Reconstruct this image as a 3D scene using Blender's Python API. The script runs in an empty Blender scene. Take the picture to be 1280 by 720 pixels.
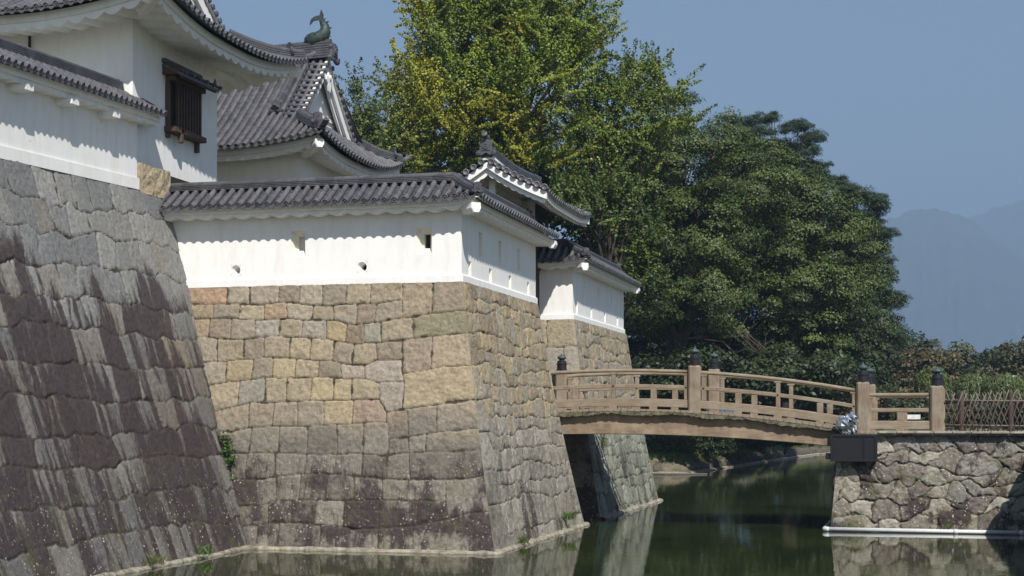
import bpy, math, random
import numpy as np
from mathutils import Vector, Matrix
random.seed(7); rng = np.random.default_rng(11)
R = math.radians
scene = bpy.context.scene
COL = scene.collection

# ------------------------------------------------------------------ camera, sky, sun, exposure
YAW = math.atan(500/1950.)
cam_d = bpy.data.cameras.new('camera'); cam = bpy.data.objects.new('camera', cam_d); COL.objects.link(cam)
cam.location = (0, 0, 3.3); cam.rotation_euler = (R(90), 0, YAW)
cam_d.sensor_width = 36; cam_d.lens = 36*1950/1280.; cam_d.shift_y = (522-360)/1280.
cam_d.clip_start = .5; cam_d.clip_end = 30000
scene.camera = cam
SUN = Vector((.50, -.85, 1.0)).normalized()
w = bpy.data.worlds.new('World'); scene.world = w; w.use_nodes = True
nt = w.node_tree; bg = nt.nodes['Background']
sky = nt.nodes.new('ShaderNodeTexSky'); sky.sky_type = 'NISHITA'; sky.sun_disc = False
sky.sun_elevation = math.asin(SUN.z); sky.sun_rotation = math.atan2(SUN.x, SUN.y)
sky.altitude = 20; sky.air_density = 1.0; sky.dust_density = .7; sky.ozone_density = 2.2
nt.links.new(sky.outputs[0], bg.inputs[0]); bg.inputs[1].default_value = .096
sd = bpy.data.lights.new('sun', 'SUN'); so = bpy.data.objects.new('sun', sd); COL.objects.link(so)
sd.energy = 5.0; sd.angle = R(.53); sd.color = (1, .955, .88)
so.rotation_euler = (-SUN).to_track_quat('-Z', 'Y').to_euler(); so.location = (20, -20, 40)
scene.view_settings.view_transform = 'Standard'; scene.view_settings.look = 'None'
scene.view_settings.exposure = .12; scene.view_settings.gamma = 1
scene.view_settings.use_curve_mapping = False

# ------------------------------------------------------------------ tagging and mesh helpers
def tag(o, label=None, cat=None, group=None, kind=None):
    if label: o['label'] = label
    if cat: o['category'] = cat
    if group: o['group'] = group
    if kind: o['kind'] = kind
    return o
def empty(name, loc, label, cat, group=None, rz=0):
    o = bpy.data.objects.new(name, None); COL.objects.link(o); o.location = loc
    o.rotation_euler = (0, 0, rz); o.empty_display_size = .3
    return tag(o, label, cat, group)
def parent_to(o, p):
    o.parent = p
    o.matrix_parent_inverse = Matrix.LocRotScale(Vector(p.location), p.rotation_euler, None).inverted() if p.type == 'EMPTY' else Matrix()
def mesh_obj(name, V, F, mats, parent=None, smooth=False, attrs=None, mi=None, loc=None, local=False):
    """V Nx3 world coordinates, F list of index tuples or Mx4 array."""
    V = np.asarray(V, dtype=np.float32)
    me = bpy.data.meshes.new(name)
    if isinstance(F, np.ndarray):
        n, k = F.shape
        me.vertices.add(len(V)); me.vertices.foreach_set('co', V.ravel())
        me.loops.add(n*k); me.loops.foreach_set('vertex_index', F.astype(np.int32).ravel())
        me.polygons.add(n); me.polygons.foreach_set('loop_start', np.arange(0, n*k, k, dtype=np.int32))
        me.polygons.foreach_set('loop_total', np.full(n, k, dtype=np.int32))
        me.update(calc_edges=True)
    else:
        me.from_pydata([tuple(map(float, v)) for v in V], [], F); me.update()
    if not isinstance(mats, (list, tuple)): mats = [mats]
    for m in mats: me.materials.append(m)
    if mi is not None: me.polygons.foreach_set('material_index', np.asarray(mi, dtype=np.int32))
    if smooth: me.polygons.foreach_set('use_smooth', np.ones(len(me.polygons), dtype=bool))
    for an, av in (attrs or {}).items():
        av = np.asarray(av, dtype=np.float32)
        if av.ndim == 1:
            a = me.attributes.new(an, 'FLOAT', 'POINT'); a.data.foreach_set('value', av)
        else:
            a = me.attributes.new(an, 'FLOAT_COLOR', 'POINT')
            if av.shape[1] == 3: av = np.hstack([av, np.ones((len(av), 1), np.float32)])
            a.data.foreach_set('color', av.astype(np.float32).ravel())
    o = bpy.data.objects.new(name, me); COL.objects.link(o)
    if parent is not None:
        o.parent = parent
        if not local: o.matrix_parent_inverse = world_of(parent).inverted()
    return o
def world_of(p):
    m = Matrix.LocRotScale(Vector(p.location), p.rotation_euler, Vector((1, 1, 1)))
    if p.parent is not None: m = world_of(p.parent) @ p.matrix_parent_inverse @ m
    return m
def v3(*a): return np.array(a, dtype=float)
def nrm(a): a = np.asarray(a, float); return a/max(1e-9, np.linalg.norm(a))

class MB:
    def __init__(s): s.V = []; s.F = []; s.M = []
    def add(s, V, F, m=0):
        b = len(s.V); s.V.extend([tuple(v) for v in V]); s.F.extend([tuple(b+i for i in f) for f in F]); s.M.extend([m]*len(F)); return s
    def box(s, a, b, m=0, bev=0):
        x0, y0, z0 = a; x1, y1, z1 = b
        return s.obox(v3((x0+x1)/2, (y0+y1)/2, (z0+z1)/2), v3(1, 0, 0), v3(0, 1, 0), v3(0, 0, 1), (x1-x0)/2, (y1-y0)/2, (z1-z0)/2, m, bev)
    def obox(s, c, X, Y, Z, hx, hy, hz, m=0, bev=0):
        if bev <= 0:
            V = [c+X*hx*i+Y*hy*j+Z*hz*k for k in (-1, 1) for j in (-1, 1) for i in (-1, 1)]
            return s.add(V, [(0, 2, 3, 1), (4, 5, 7, 6), (0, 1, 5, 4), (2, 6, 7, 3), (0, 4, 6, 2), (1, 3, 7, 5)], m)
        b = min(bev, hx*.9, hy*.9, hz*.9)
        # octagonal section along the longest axis with chamfered ends
        ax = [(hx, X), (hy, Y), (hz, Z)]; ax.sort(key=lambda t: t[0]); (h1, A), (h2, B), (h3, Cc) = ax
        def ring(t, i): 
            a_, b_ = h1-i, h2-i
            return [c+Cc*t+A*p+B*q for p, q in ((-a_+b, -b_), (a_-b, -b_), (a_, -b_+b), (a_, b_-b), (a_-b, b_), (-a_+b, b_), (-a_, b_-b), (-a_, -b_+b))]
        V = []
        for t, i in ((-h3, b*.6), (-h3+b, 0), (h3-b, 0), (h3, b*.6)): V += ring(t, i)
        F = [tuple(range(8)), tuple(range(31, 23, -1))]
        for k in range(3):
            for j in range(8): F.append((k*8+j, k*8+8+j, k*8+8+(j+1) % 8, k*8+(j+1) % 8))
        return s.add(V, F, m)
    def bar(s, p, q, w, h, m=0, bev=0, up=(0, 0, 1)):
        p = np.asarray(p, float); q = np.asarray(q, float); Y = nrm(q-p); u = np.asarray(up, float)
        X = np.cross(Y, u); X = nrm(X) if np.linalg.norm(X) > 1e-4 else v3(1, 0, 0); Z = np.cross(X, Y)
        return s.obox((p+q)/2, X, Y, Z, w/2, np.linalg.norm(q-p)/2, h/2, m, bev)
    def tube(s, pts, rad, n=8, m=0, caps=True, squash=1):
        pts = [np.asarray(p, float) for p in pts]; rad = rad if hasattr(rad, '__len__') else [rad]*len(pts)
        V = []; prevX = None
        for i, p in enumerate(pts):
            d = nrm(pts[min(i+1, len(pts)-1)]-pts[max(i-1, 0)])
            if prevX is None:
                u = v3(0, 0, 1) if abs(d[2]) < .9 else v3(1, 0, 0); X = nrm(np.cross(d, u))
            else: X = nrm(prevX-d*np.dot(prevX, d))
            prevX = X; Y = np.cross(d, X)
            for k in range(n):
                a = 2*math.pi*k/n; V.append(p+rad[i]*(X*math.cos(a)+Y*math.sin(a)*squash))
        F = [(i*n+k, i*n+(k+1) % n, (i+1)*n+(k+1) % n, (i+1)*n+k) for i in range(len(pts)-1) for k in range(n)]
        if caps: F += [tuple(range(n-1, -1, -1)), tuple((len(pts)-1)*n+k for k in range(n))]
        return s.add(V, F, m)
    def lathe(s, c, prof, n=16, m=0, axis=None):
        c = np.asarray(c, float); Z = v3(0, 0, 1) if axis is None else nrm(axis)
        X = nrm(np.cross(Z, v3(0, 1, .01))) ; Y = np.cross(Z, X); V = []
        for r, z in prof:
            for k in range(n):
                a = 2*math.pi*k/n; V.append(c+Z*z+(X*math.cos(a)+Y*math.sin(a))*max(r, 1e-4))
        F = [(i*n+k, i*n+(k+1) % n, (i+1)*n+(k+1) % n, (i+1)*n+k) for i in range(len(prof)-1) for k in range(n)]
        F += [tuple(range(n-1, -1, -1)), tuple((len(prof)-1)*n+k for k in range(n))]
        return s.add(V, F, m)
    def prism(s, poly, n, t, m=0):
        """poly: list of 3D points (planar), extruded by t along n."""
        n = nrm(n); k = len(poly); V = [np.asarray(p, float) for p in poly]; V += [p+n*t for p in V]
        F = [tuple(range(k-1, -1, -1)), tuple(range(k, 2*k))]+[(i, (i+1) % k, (i+1) % k+k, i+k) for i in range(k)]
        return s.add(V, F, m)
    def sweep(s, prof, path, m=0, up=(0, 0, 1), caps=True):
        """prof: list of (side, height); path: list of points."""
        path = [np.asarray(p, float) for p in path]; V = []; k = len(prof); up = np.asarray(up, float)
        for i, p in enumerate(path):
            d = nrm(path[min(i+1, len(path)-1)]-path[max(i-1, 0)]); X = nrm(np.cross(d, up)); U = np.cross(X, d)
            for a, b in prof: V.append(p+X*a+U*b)
        F = [(i*k+j, i*k+(j+1) % k, (i+1)*k+(j+1) % k, (i+1)*k+j) for i in range(len(path)-1) for j in range(k)]
        if caps: F += [tuple(range(k)), tuple((len(path)-1)*k+j for j in range(k-1, -1, -1))]
        return s.add(V, F, m)
    def build(s, name, mats, parent=None, smooth=False, local=False):
        return mesh_obj(name, s.V, s.F, mats, parent, smooth, None, s.M if isinstance(mats, (list, tuple)) else None, local=local)

def hash2(ix, iy, seed):
    h = (ix.astype(np.int64)*374761393+iy.astype(np.int64)*668265263+seed*69069) & 0xffffffff
    h = ((h ^ (h >> 13))*1274126177) & 0xffffffff; h = h ^ (h >> 16)
    return (h & 0xffffff)/float(0xffffff)
def vnoise(x, y, seed=0):
    ix = np.floor(x); iy = np.floor(y); fx = x-ix; fy = y-iy; ix = ix.astype(np.int64); iy = iy.astype(np.int64)
    fx = fx*fx*(3-2*fx); fy = fy*fy*(3-2*fy)
    a = hash2(ix, iy, seed); b = hash2(ix+1, iy, seed); c = hash2(ix, iy+1, seed); d = hash2(ix+1, iy+1, seed)
    return (a*(1-fx)+b*fx)*(1-fy)+(c*(1-fx)+d*fx)*fy
def fbm(x, y, seed=0, o=4):
    t = 0; a = .5; s = 0
    for i in range(o): t = t+a*vnoise(x*2**i, y*2**i, seed+i*17); s += a; a *= .55
    return t/s
def sstep(a, b, x): t = np.clip((x-a)/(b-a), 0, 1); return t*t*(3-2*t)

# ------------------------------------------------------------------ materials
def new_mat(name):
    m = bpy.data.materials.new(name); m.use_nodes = True; n = m.node_tree.nodes; b = n['Principled BSDF']
    return m, m.node_tree, n, m.node_tree.links, b
def nd(nodes, t, **k):
    n = nodes.new(t)
    for a, v in k.items():
        if a.startswith('i_'): n.inputs[a[2:].replace('_', ' ')].default_value = v
        else: setattr(n, a, v)
    return n
def coord(nodes, links, scale=(1, 1, 1)):
    g = nodes.new('ShaderNodeNewGeometry'); mp = nodes.new('ShaderNodeMapping'); mp.inputs['Scale'].default_value = scale
    links.new(g.outputs['Position'], mp.inputs['Vector']); return mp.outputs[0]
def noise(nodes, links, vec, scale, detail=5, rough=.6):
    n = nodes.new('ShaderNodeTexNoise'); n.inputs['Scale'].default_value = scale; n.inputs['Detail'].default_value = detail
    n.inputs['Roughness'].default_value = rough; links.new(vec, n.inputs['Vector']); return n.outputs['Fac']
def ramp(nodes, links, fac, stops):
    r = nodes.new('ShaderNodeValToRGB'); e = r.color_ramp.elements
    while len(e) < len(stops): e.new(.5)
    for i, (p, c) in enumerate(stops): e[i].position = p; e[i].color = (c, c, c, 1) if not hasattr(c, '__len__') else (*c, 1)
    links.new(fac, r.inputs[0]); return r.outputs[0]
def mix(nodes, links, fac, a, b, mode='MIX'):
    m = nodes.new('ShaderNodeMix'); m.data_type = 'RGBA'; m.blend_type = mode
    for i, v in ((0, fac), (6, a), (7, b)):
        if hasattr(v, 'is_linked'): links.new(v, m.inputs[i])
        elif i == 0: m.inputs[0].default_value = v
        else: m.inputs[i].default_value = (*v, 1) if len(v) == 3 else v
    return m.outputs[2]
def math_(nodes, links, op, a, b=0.0, c=None):
    m = nodes.new('ShaderNodeMath'); m.operation = op
    for i, v in ((0, a), (1, b), (2, c)):
        if v is None: continue
        if hasattr(v, 'is_linked'): links.new(v, m.inputs[i])
        else: m.inputs[i].default_value = v
    return m.outputs[0]
def bump(nodes, links, bsdf, h, strength, dist):
    b = nodes.new('ShaderNodeBump'); b.inputs['Strength'].default_value = strength; b.inputs['Distance'].default_value = dist
    links.new(h, b.inputs['Height']); links.new(b.outputs[0], bsdf.inputs['Normal'])

def simple_mat(name, col, rough=.6, var=.15, scale=6, bumps=.2, bdist=.01, metal=0, stretch=(1, 1, 1), dark=None, spec=.5):
    m, t, n, l, b = new_mat(name); vec = coord(n, l, stretch)
    f = noise(n, l, vec, scale, 6); g = noise(n, l, vec, scale*7, 4)
    hi = tuple(min(1, c*(1+var)) for c in col); lo = dark or tuple(c*(1-var) for c in col)
    c = mix(n, l, ramp(n, l, f, [(.35, 0), (.65, 1)]), lo, hi)
    c = mix(n, l, math_(n, l, 'MULTIPLY', g, .25), c, tuple(x*.7 for x in col))
    l.new(c, b.inputs['Base Color']); b.inputs['Roughness'].default_value = rough; b.inputs['Metallic'].default_value = metal
    b.inputs['Specular IOR Level'].default_value = spec
    if bumps: bump(n, l, b, g, bumps, bdist)
    return m

def stone_mat(name, stain_col=(.043, .031, .033), moss=(.10, .105, .05)):
    m, t, n, l, b = new_mat(name); vec = coord(n, l)
    at = n.new('ShaderNodeAttribute'); at.attribute_name = 'col'
    st = n.new('ShaderNodeAttribute'); st.attribute_name = 'stain'
    li = n.new('ShaderNodeAttribute'); li.attribute_name = 'lichen'
    jo = n.new('ShaderNodeAttribute'); jo.attribute_name = 'joint'
    fine = noise(n, l, vec, 42, 5, .75); mid = noise(n, l, vec, 9, 5, .65)
    big = noise(n, l, vec, 1.7, 4)
    c = mix(n, l, 1.0, at.outputs['Color'], ramp(n, l, mid, [(.25, .62), (.5, 1.0), (.78, 1.28)]), 'MULTIPLY')
    c = mix(n, l, 1.0, c, ramp(n, l, fine, [(.3, .62), (.5, 1.0), (.7, 1.3)]), 'MULTIPLY')
    # lichen: pale flecks
    v = n.new('ShaderNodeTexVoronoi'); v.inputs['Scale'].default_value = 12; l.new(vec, v.inputs['Vector'])
    sp = ramp(n, l, v.outputs['Distance'], [(.17, 1), (.34, 0)])
    bl = noise(n, l, vec, 5, 5, .75)
    spm = math_(n, l, 'MULTIPLY', math_(n, l, 'MULTIPLY', sp, ramp(n, l, bl, [(.50, 0), (.58, 1)])), li.outputs['Fac'])
    # stains with a broken, streaky edge
    vs = coord(n, l, (1, 1, .16)); sf = noise(n, l, vs, 22, 5, .7)
    sfac = math_(n, l, 'ADD', st.outputs['Fac'], math_(n, l, 'MULTIPLY', math_(n, l, 'SUBTRACT', sf, .5), .9))
    sfac = math_(n, l, 'ADD', sfac, math_(n, l, 'MULTIPLY', math_(n, l, 'SUBTRACT', fine, .5), .5))
    sm = ramp(n, l, sfac, [(.36, 0), (.66, .90)])
    sc = mix(n, l, 1.0, stain_col, ramp(n, l, mid, [(.25, .6), (.75, 1.5)]), 'MULTIPLY')
    c = mix(n, l, sm, c, sc)
    # mossy low-contrast greenish areas
    mm = math_(n, l, 'MULTIPLY', ramp(n, l, big, [(.5, 0), (.68, 1)]), math_(n, l, 'MULTIPLY', li.outputs['Fac'], .55))
    c = mix(n, l, mm, c, moss)
    c = mix(n, l, spm, c, (.46, .46, .40))
    # soil and mortar in the open joints
    c = mix(n, l, ramp(n, l, jo.outputs['Fac'], [(.35, 0), (.9, 1)]), c, (.07, .058, .042))
    l.new(c, b.inputs['Base Color']); b.inputs['Roughness'].default_value = .88; b.inputs['Specular IOR Level'].default_value = .25
    h = math_(n, l, 'ADD', math_(n, l, 'MULTIPLY', mid, 1.3), fine)
    bump(n, l, b, h, .8, .035)
    return m

def plaster_mat(name, specks=0.0, grime=.25):
    m, t, n, l, b = new_mat(name); vec = coord(n, l); vs = coord(n, l, (1, 1, .22))
    f = noise(n, l, vs, 4.5, 6, .65); g = noise(n, l, vec, 1.1, 4); fine = noise(n, l, vec, 60, 3)
    c = mix(n, l, ramp(n, l, f, [(.45, 0), (.8, grime)]), (.80, .795, .78), (.50, .48, .43))
    c = mix(n, l, ramp(n, l, g, [(.4, 0), (.75, .2)]), c, (.68, .67, .63))
    if specks:
        vv = n.new('ShaderNodeTexVoronoi'); vv.inputs['Scale'].default_value = 7; l.new(coord(n, l, (1, 1, .45)), vv.inputs['Vector'])
        k = math_(n, l, 'MULTIPLY', ramp(n, l, vv.outputs['Distance'], [(.07, 1), (.13, 0)]), ramp(n, l, noise(n, l, vec, 2.2, 3), [(.5, 0), (.6, specks)]))
        c = mix(n, l, k, c, (.16, .14, .12))
    l.new(c, b.inputs['Base Color']); b.inputs['Roughness'].default_value = .85; b.inputs['Specular IOR Level'].default_value = .2
    bump(n, l, b, math_(n, l, 'ADD', math_(n, l, 'MULTIPLY', g, 2.0), math_(n, l, 'MULTIPLY', fine, .12)), .35, .02)
    return m

def tile_mat(name, col=(.135, .135, .15)):
    m, t, n, l, b = new_mat(name); vec = coord(n, l)
    v = n.new('ShaderNodeTexVoronoi'); v.inputs['Scale'].default_value = 4.2; l.new(vec, v.inputs['Vector'])
    sep = n.new('ShaderNodeSeparateColor'); l.new(v.outputs['Color'], sep.inputs[0])
    f = noise(n, l, vec, 14, 6, .7)
    c = mix(n, l, 1.0, col, ramp(n, l, sep.outputs[0], [(0, .72), (1, 1.35)]), 'MULTIPLY')
    c = mix(n, l, ramp(n, l, f, [(.52, 0), (.75, .3)]), c, (.24, .235, .235))
    c = mix(n, l, ramp(n, l, f, [(.25, .5), (.40, 0)]), c, (.06, .058, .062))
    l.new(c, b.inputs['Base Color'])
    l.new(ramp(n, l, f, [(.3, .38), (.7, .62)]), b.inputs['Roughness'])
    bump(n, l, b, f, .25, .01); return m

def wood_mat(name, col, axis=0, var=.35, rough=.75, wear=(.31, .275, .22)):
    st = [4, 4, 4]; st[axis] = .35
    m, t, n, l, b = new_mat(name); vec = coord(n, l, tuple(st)); v0 = coord(n, l)
    f = noise(n, l, vec, 9, 6, .7); g = noise(n, l, v0, 2.2, 4, .6); fi = noise(n, l, vec, 30, 3)
    c = mix(n, l, ramp(n, l, f, [(.3, 0), (.7, 1)]), tuple(x*(1-var) for x in col), tuple(x*(1+var) for x in col))
    c = mix(n, l, ramp(n, l, g, [(.42, 0), (.7, .7)]), c, wear)
    c = mix(n, l, ramp(n, l, fi, [(.3, .45), (.42, 0)]), c, tuple(x*.35 for x in col))
    l.new(c, b.inputs['Base Color']); b.inputs['Roughness'].default_value = rough; b.inputs['Specular IOR Level'].default_value = .3
    bump(n, l, b, f, .4, .01); return m

def leaf_mat(name, transl=.25, rough=.5):
    m, t, n, l, b = new_mat(name)
    at = n.new('ShaderNodeAttribute'); at.attribute_name = 'col'
    l.new(at.outputs['Color'], b.inputs['Base Color']); b.inputs['Roughness'].default_value = rough
    b.inputs['Specular IOR Level'].default_value = .35
    tr = n.new('ShaderNodeBsdfTranslucent'); l.new(at.outputs['Color'], tr.inputs[0])
    ms = n.new('ShaderNodeMixShader'); ms.inputs[0].default_value = transl
    out = n['Material Output']; l.new(b.outputs[0], ms.inputs[1]); l.new(tr.outputs[0], ms.inputs[2]); l.new(ms.outputs[0], out.inputs[0])
    return m

M = {}
M['stone'] = stone_mat('castle_stone')
M['plaster'] = plaster_mat('lime_plaster', grime=.34); M['loophole'] = simple_mat('cream_loophole_lining', (.76, .72, .64), .85, .12, 5, .1); M['plaster_old'] = plaster_mat('spotted_plaster', specks=.8, grime=.4)
M['tile'] = tile_mat('grey_roof_tile', (.086, .085, .093)); M['tile_pan'] = tile_mat('grey_pan_tile', (.060, .059, .066)); M['tile_dark'] = tile_mat('dark_ridge_tile', (.064, .063, .071))
M['mortar'] = simple_mat('white_tile_mortar', (.66, .66, .64), .8, .2, 9)
M['wood_x'] = wood_mat('bridge_timber', (.225, .175, .12), 0)
M['wood_y'] = wood_mat('bridge_timber_cross', (.225, .175, .12), 1)
M['wood_z'] = wood_mat('bridge_post_timber', (.20, .15, .105), 2)
M['wood_red'] = wood_mat('girder_timber', (.20, .145, .10), 0, wear=(.40, .31, .21))  # wear patches lightened to gold, imitating sunlit wood in the colour
M['wood_moss'] = simple_mat('mossy_plank_ends', (.12, .11, .07), .95, .5, 9, .6, .02, dark=(.03, .03, .02))
M['wood_dark'] = wood_mat('dark_shutter_timber', (.045, .027, .019), 2, rough=.6, wear=(.08, .05, .035))
M['wood_lintel'] = wood_mat('brown_lintel_timber', (.10, .055, .034), 1, wear=(.07, .05, .04))
M['cap_black'] = simple_mat('black_post_cap', (.028, .028, .035), .42, .3, 12, .2, .004, metal=.5)
M['verdigris'] = simple_mat('verdigris_bronze', (.065, .10, .095), .6, .4, 14, .3, .01, metal=.3, dark=(.03, .05, .045))
M['bronze'] = simple_mat('green_black_bronze', (.035, .052, .046), .55, .5, 10, .4, .02, metal=.3)
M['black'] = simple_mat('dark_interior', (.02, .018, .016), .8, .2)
M['box_black'] = simple_mat('black_painted_steel', (.009, .008, .010), .4, .2, 9, .1)
M['foil'] = simple_mat('silver_foil', (.82, .82, .83), .22, .05, 8, 0, metal=1)
M['pvc'] = simple_mat('pale_plastic_pipe', (.62, .63, .65), .4, .08, 5, 0)
M['concrete'] = simple_mat('waterline_concrete', (.27, .245, .19), .9, .5, 5, .5, .02)
M['bamboo'] = wood_mat('weathered_bamboo', (.13, .108, .085), 2, rough=.6, wear=(.19, .17, .145))
M['fence_post'] = wood_mat('charred_fence_post', (.07, .045, .04), 2, wear=(.09, .07, .06))
M['bark'] = simple_mat('tree_bark', (.075, .058, .045), .95, .4, 5, .9, .05, stretch=(3, 3, .6))
M['bark_grey'] = simple_mat('grey_bark', (.16, .14, .12), .95, .3, 5, .9, .05, stretch=(3, 3, .6))
M['leaf'] = leaf_mat('leaves', .16); M['needle'] = leaf_mat('needles', .1, .6)

# ================================================================== ground, water, terrain
def grid_sheet(name, x0, x1, y0, y1, nx, ny, zf, mat, parent=None, smooth=True, kind='structure'):
    X, Y = np.meshgrid(np.linspace(x0, x1, nx), np.linspace(y0, y1, ny)); Z = zf(X, Y)
    V = np.stack([X.ravel(), Y.ravel(), (Z+0*X).ravel()], 1)
    i = np.arange((nx-1)*(ny-1)); r = i//(nx-1); c = i % (nx-1); a = r*nx+c
    o = mesh_obj(name, V, np.stack([a, a+1, a+nx+1, a+nx], 1), mat, parent, smooth)
    if kind: o['kind'] = kind
    return o

def water_mat():
    m, t, n, l, b = new_mat('moat_water')
    vec = coord(n, l, (1.0, .45, 1)); v2 = coord(n, l)
    b.inputs['Base Color'].default_value = (.012, .020, .006, 1); b.inputs['Roughness'].default_value = .035
    b.inputs['IOR'].default_value = 1.33; b.inputs['Specular IOR Level'].default_value = .6
    big = noise(n, l, v2, .22, 3)
    h = math_(n, l, 'ADD', noise(n, l, vec, 3.2, 3, .55), math_(n, l, 'MULTIPLY', noise(n, l, vec, 11, 2), .25))
    h = math_(n, l, 'MULTIPLY', h, ramp(n, l, big, [(.35, .45), (.65, 1)]))
    c = mix(n, l, ramp(n, l, big, [(.4, 0), (.6, 1)]), (.016, .024, .006), (.026, .038, .008))
    l.new(c, b.inputs['Base Color'])
    bump(n, l, b, h, .10, .04)
    return m
M['water'] = water_mat()
m, t, n, l, b = new_mat('earth_ground'); vec = coord(n, l)
f = noise(n, l, vec, .6, 6); g = noise(n, l, vec, 14, 5, .7)
c = mix(n, l, ramp(n, l, f, [(.4, 0), (.6, 1)]), (.15, .12, .08), (.05, .075, .025)); c = mix(n, l, 1.0, c, ramp(n, l, g, [(.3, .6), (.7, 1.35)]), 'MULTIPLY')
l.new(c, b.inputs['Base Color']); b.inputs['Roughness'].default_value = .95; bump(n, l, b, g, .6, .05); M['earth'] = m

# the low-lying ground sheet with the moat cut into it as steps: height field over a large area
FAR = [(-16.0, 40), (-16.0, 92.0), (-13.2, 90.8), (-12.4, 100), (-10.6, 120), (-8.2, 142), (-2, 155), (6, 160)]
def bank_left_x(y):  # castle-side shoreline x beyond the second bastion
    return np.interp(y, [61, 78, 90, 92, 100, 120, 142, 150, 156, 160], [-11.5, -15.3, -15.0, -13.0, -12.2, -10.6, -8.4, -6.0, 0, 9])
def ground_z(X, Y):
    xl = bank_left_x(Y); left = xl-X
    zl = -1.2+sstep(-.25, .12, left)*1.2+sstep(0, .5, left)*.9+sstep(.5, 12, left)*2.4
    zl = np.where(Y > 160, 2.2, zl)
    right = X-np.where(Y < 46, 3.55, 9.0)
    zr = -1.2+sstep(-.1, .1, right)*4.05
    z = np.maximum(zl, np.where(right > -.2, zr, -1.2))
    z = np.where((Y < 60.3) & (X < 3), -1.2, z)
    z = np.where(Y < 5.0, 1.7, z)
    z = z+(fbm(X*.15, Y*.15, 3)-.5)*.5*sstep(1, 6, left)
    return z
grid_sheet('ground', -90, 90, -30, 190, 361, 441, ground_z, M['earth'])
def far_ground(X, Y):
    ins = (X > -89) & (X < 89) & (Y > -29) & (Y < 189)
    return np.where(ins, -3.0, 2.2)
grid_sheet('far_ground', -12000, 12000, -3000, 16000, 351, 276, lambda X, Y: np.where((np.abs(X) < 60) & (Y < 170) & (Y > -29), -4.0, 2.05), M['earth'])
wt = MB(); wt.add([(-30, 4.6, 0), (12, 4.6, 0), (12, 162, 0), (-30, 162, 0)], [(0, 1, 2, 3)]); o = wt.build('moat_water', M['water']); o['kind'] = 'structure'

# ================================================================== stone walls as carved height fields
PAL_TAN = [(.33, .28, .20), (.31, .26, .19), (.36, .30, .21), (.29, .25, .19), (.34, .295, .225), (.31, .28, .235), (.37, .31, .20), (.27, .225, .17)]
PAL_GREY = [(.235, .235, .225), (.26, .255, .24), (.21, .21, .205), (.28, .275, .26), (.24, .225, .20), (.20, .20, .20)]
PAL_MIX = [(.27, .25, .20), (.24, .23, .19), (.30, .27, .21), (.22, .20, .17), (.28, .27, .24), (.25, .21, .18)]
PAL_RUB = [(.27, .25, .20), (.22, .20, .165), (.34, .32, .27), (.18, .155, .135), (.25, .24, .21)]

class Courses:
    """rows between polylines; joints per row; everything in wall coordinates (s, z)."""
    def __init__(s, bounds, joints, pal, seed, colours=None, slant=.12, wob=.03):
        s.b = bounds; s.j = joints; s.pal = pal; s.seed = seed; s.colours = colours or {}; s.slant = slant; s.wob = wob
    def ev(s, S, Z):
        wx = (fbm(S*2.2, Z*2.2, s.seed, 3)-.5)*2*s.wob; wz = (fbm(S*2.2+31, Z*2.2, s.seed+5, 3)-.5)*2*s.wob
        S2 = S+wx; Z2 = Z+wz
        B = [np.interp(S2, b[0], b[1]) for b in s.b]     # descending heights
        ids = np.zeros(S.shape, int); dist = np.full(S.shape, 9.); u = np.zeros(S.shape); vv = np.zeros(S.shape); cw = np.ones(S.shape)
        for k in range(len(B)-1):
            m = (Z2 <= B[k]) & (Z2 > B[k+1])
            if not m.any(): continue
            top = B[k][m]; bot = B[k+1][m]; sz = S2[m]; zz = Z2[m]; t = (zz-bot)/np.maximum(.05, top-bot)
            js = sorted(s.j[k]); dz = np.minimum(top-zz, zz-bot); idx = np.zeros(sz.shape, int); dj = np.full(sz.shape, 9.)
            jl = np.full(sz.shape, -99.); jr = np.full(sz.shape, 99.)
            for q, jv in enumerate(js):
                sl = (hash2(np.array([q]), np.array([k]), s.seed+3)[0]-.5)*2*s.slant
                pos = jv+sl*(t-.5); idx += (sz > pos); dj = np.minimum(dj, np.abs(sz-pos))
                jl = np.where(sz > pos, np.maximum(jl, pos), jl); jr = np.where(sz <= pos, np.minimum(jr, pos), jr)
            r = .055; a = np.clip(r-dj, 0, None); c = np.clip(r-dz, 0, None)
            d = np.minimum(np.minimum(dj, dz), r)-0
            d = np.where((a > 0) & (c > 0), r-np.sqrt(a*a+c*c), np.where(np.minimum(dj, dz) < r, np.minimum(dj, dz), np.minimum(dj, dz)))
            dist[m] = d; ids[m] = k*64+idx; vv[m] = t
            cc = np.where((jl > -90) & (jr < 90), (jl+jr)/2, sz); u[m] = np.clip(sz-cc, -.7, .7)
        return ids, np.maximum(dist, 0), u, vv
    def colour(s, ids):
        h = hash2(ids, ids*7+1, s.seed+11); pal = np.array(s.pal); c = pal[(h*len(pal)*.999).astype(int)]
        br = .90+.2*hash2(ids, ids*3+2, s.seed+23); c = c*br[..., None]
        for k, v in s.colours.items(): c[ids == k] = v
        return c

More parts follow.
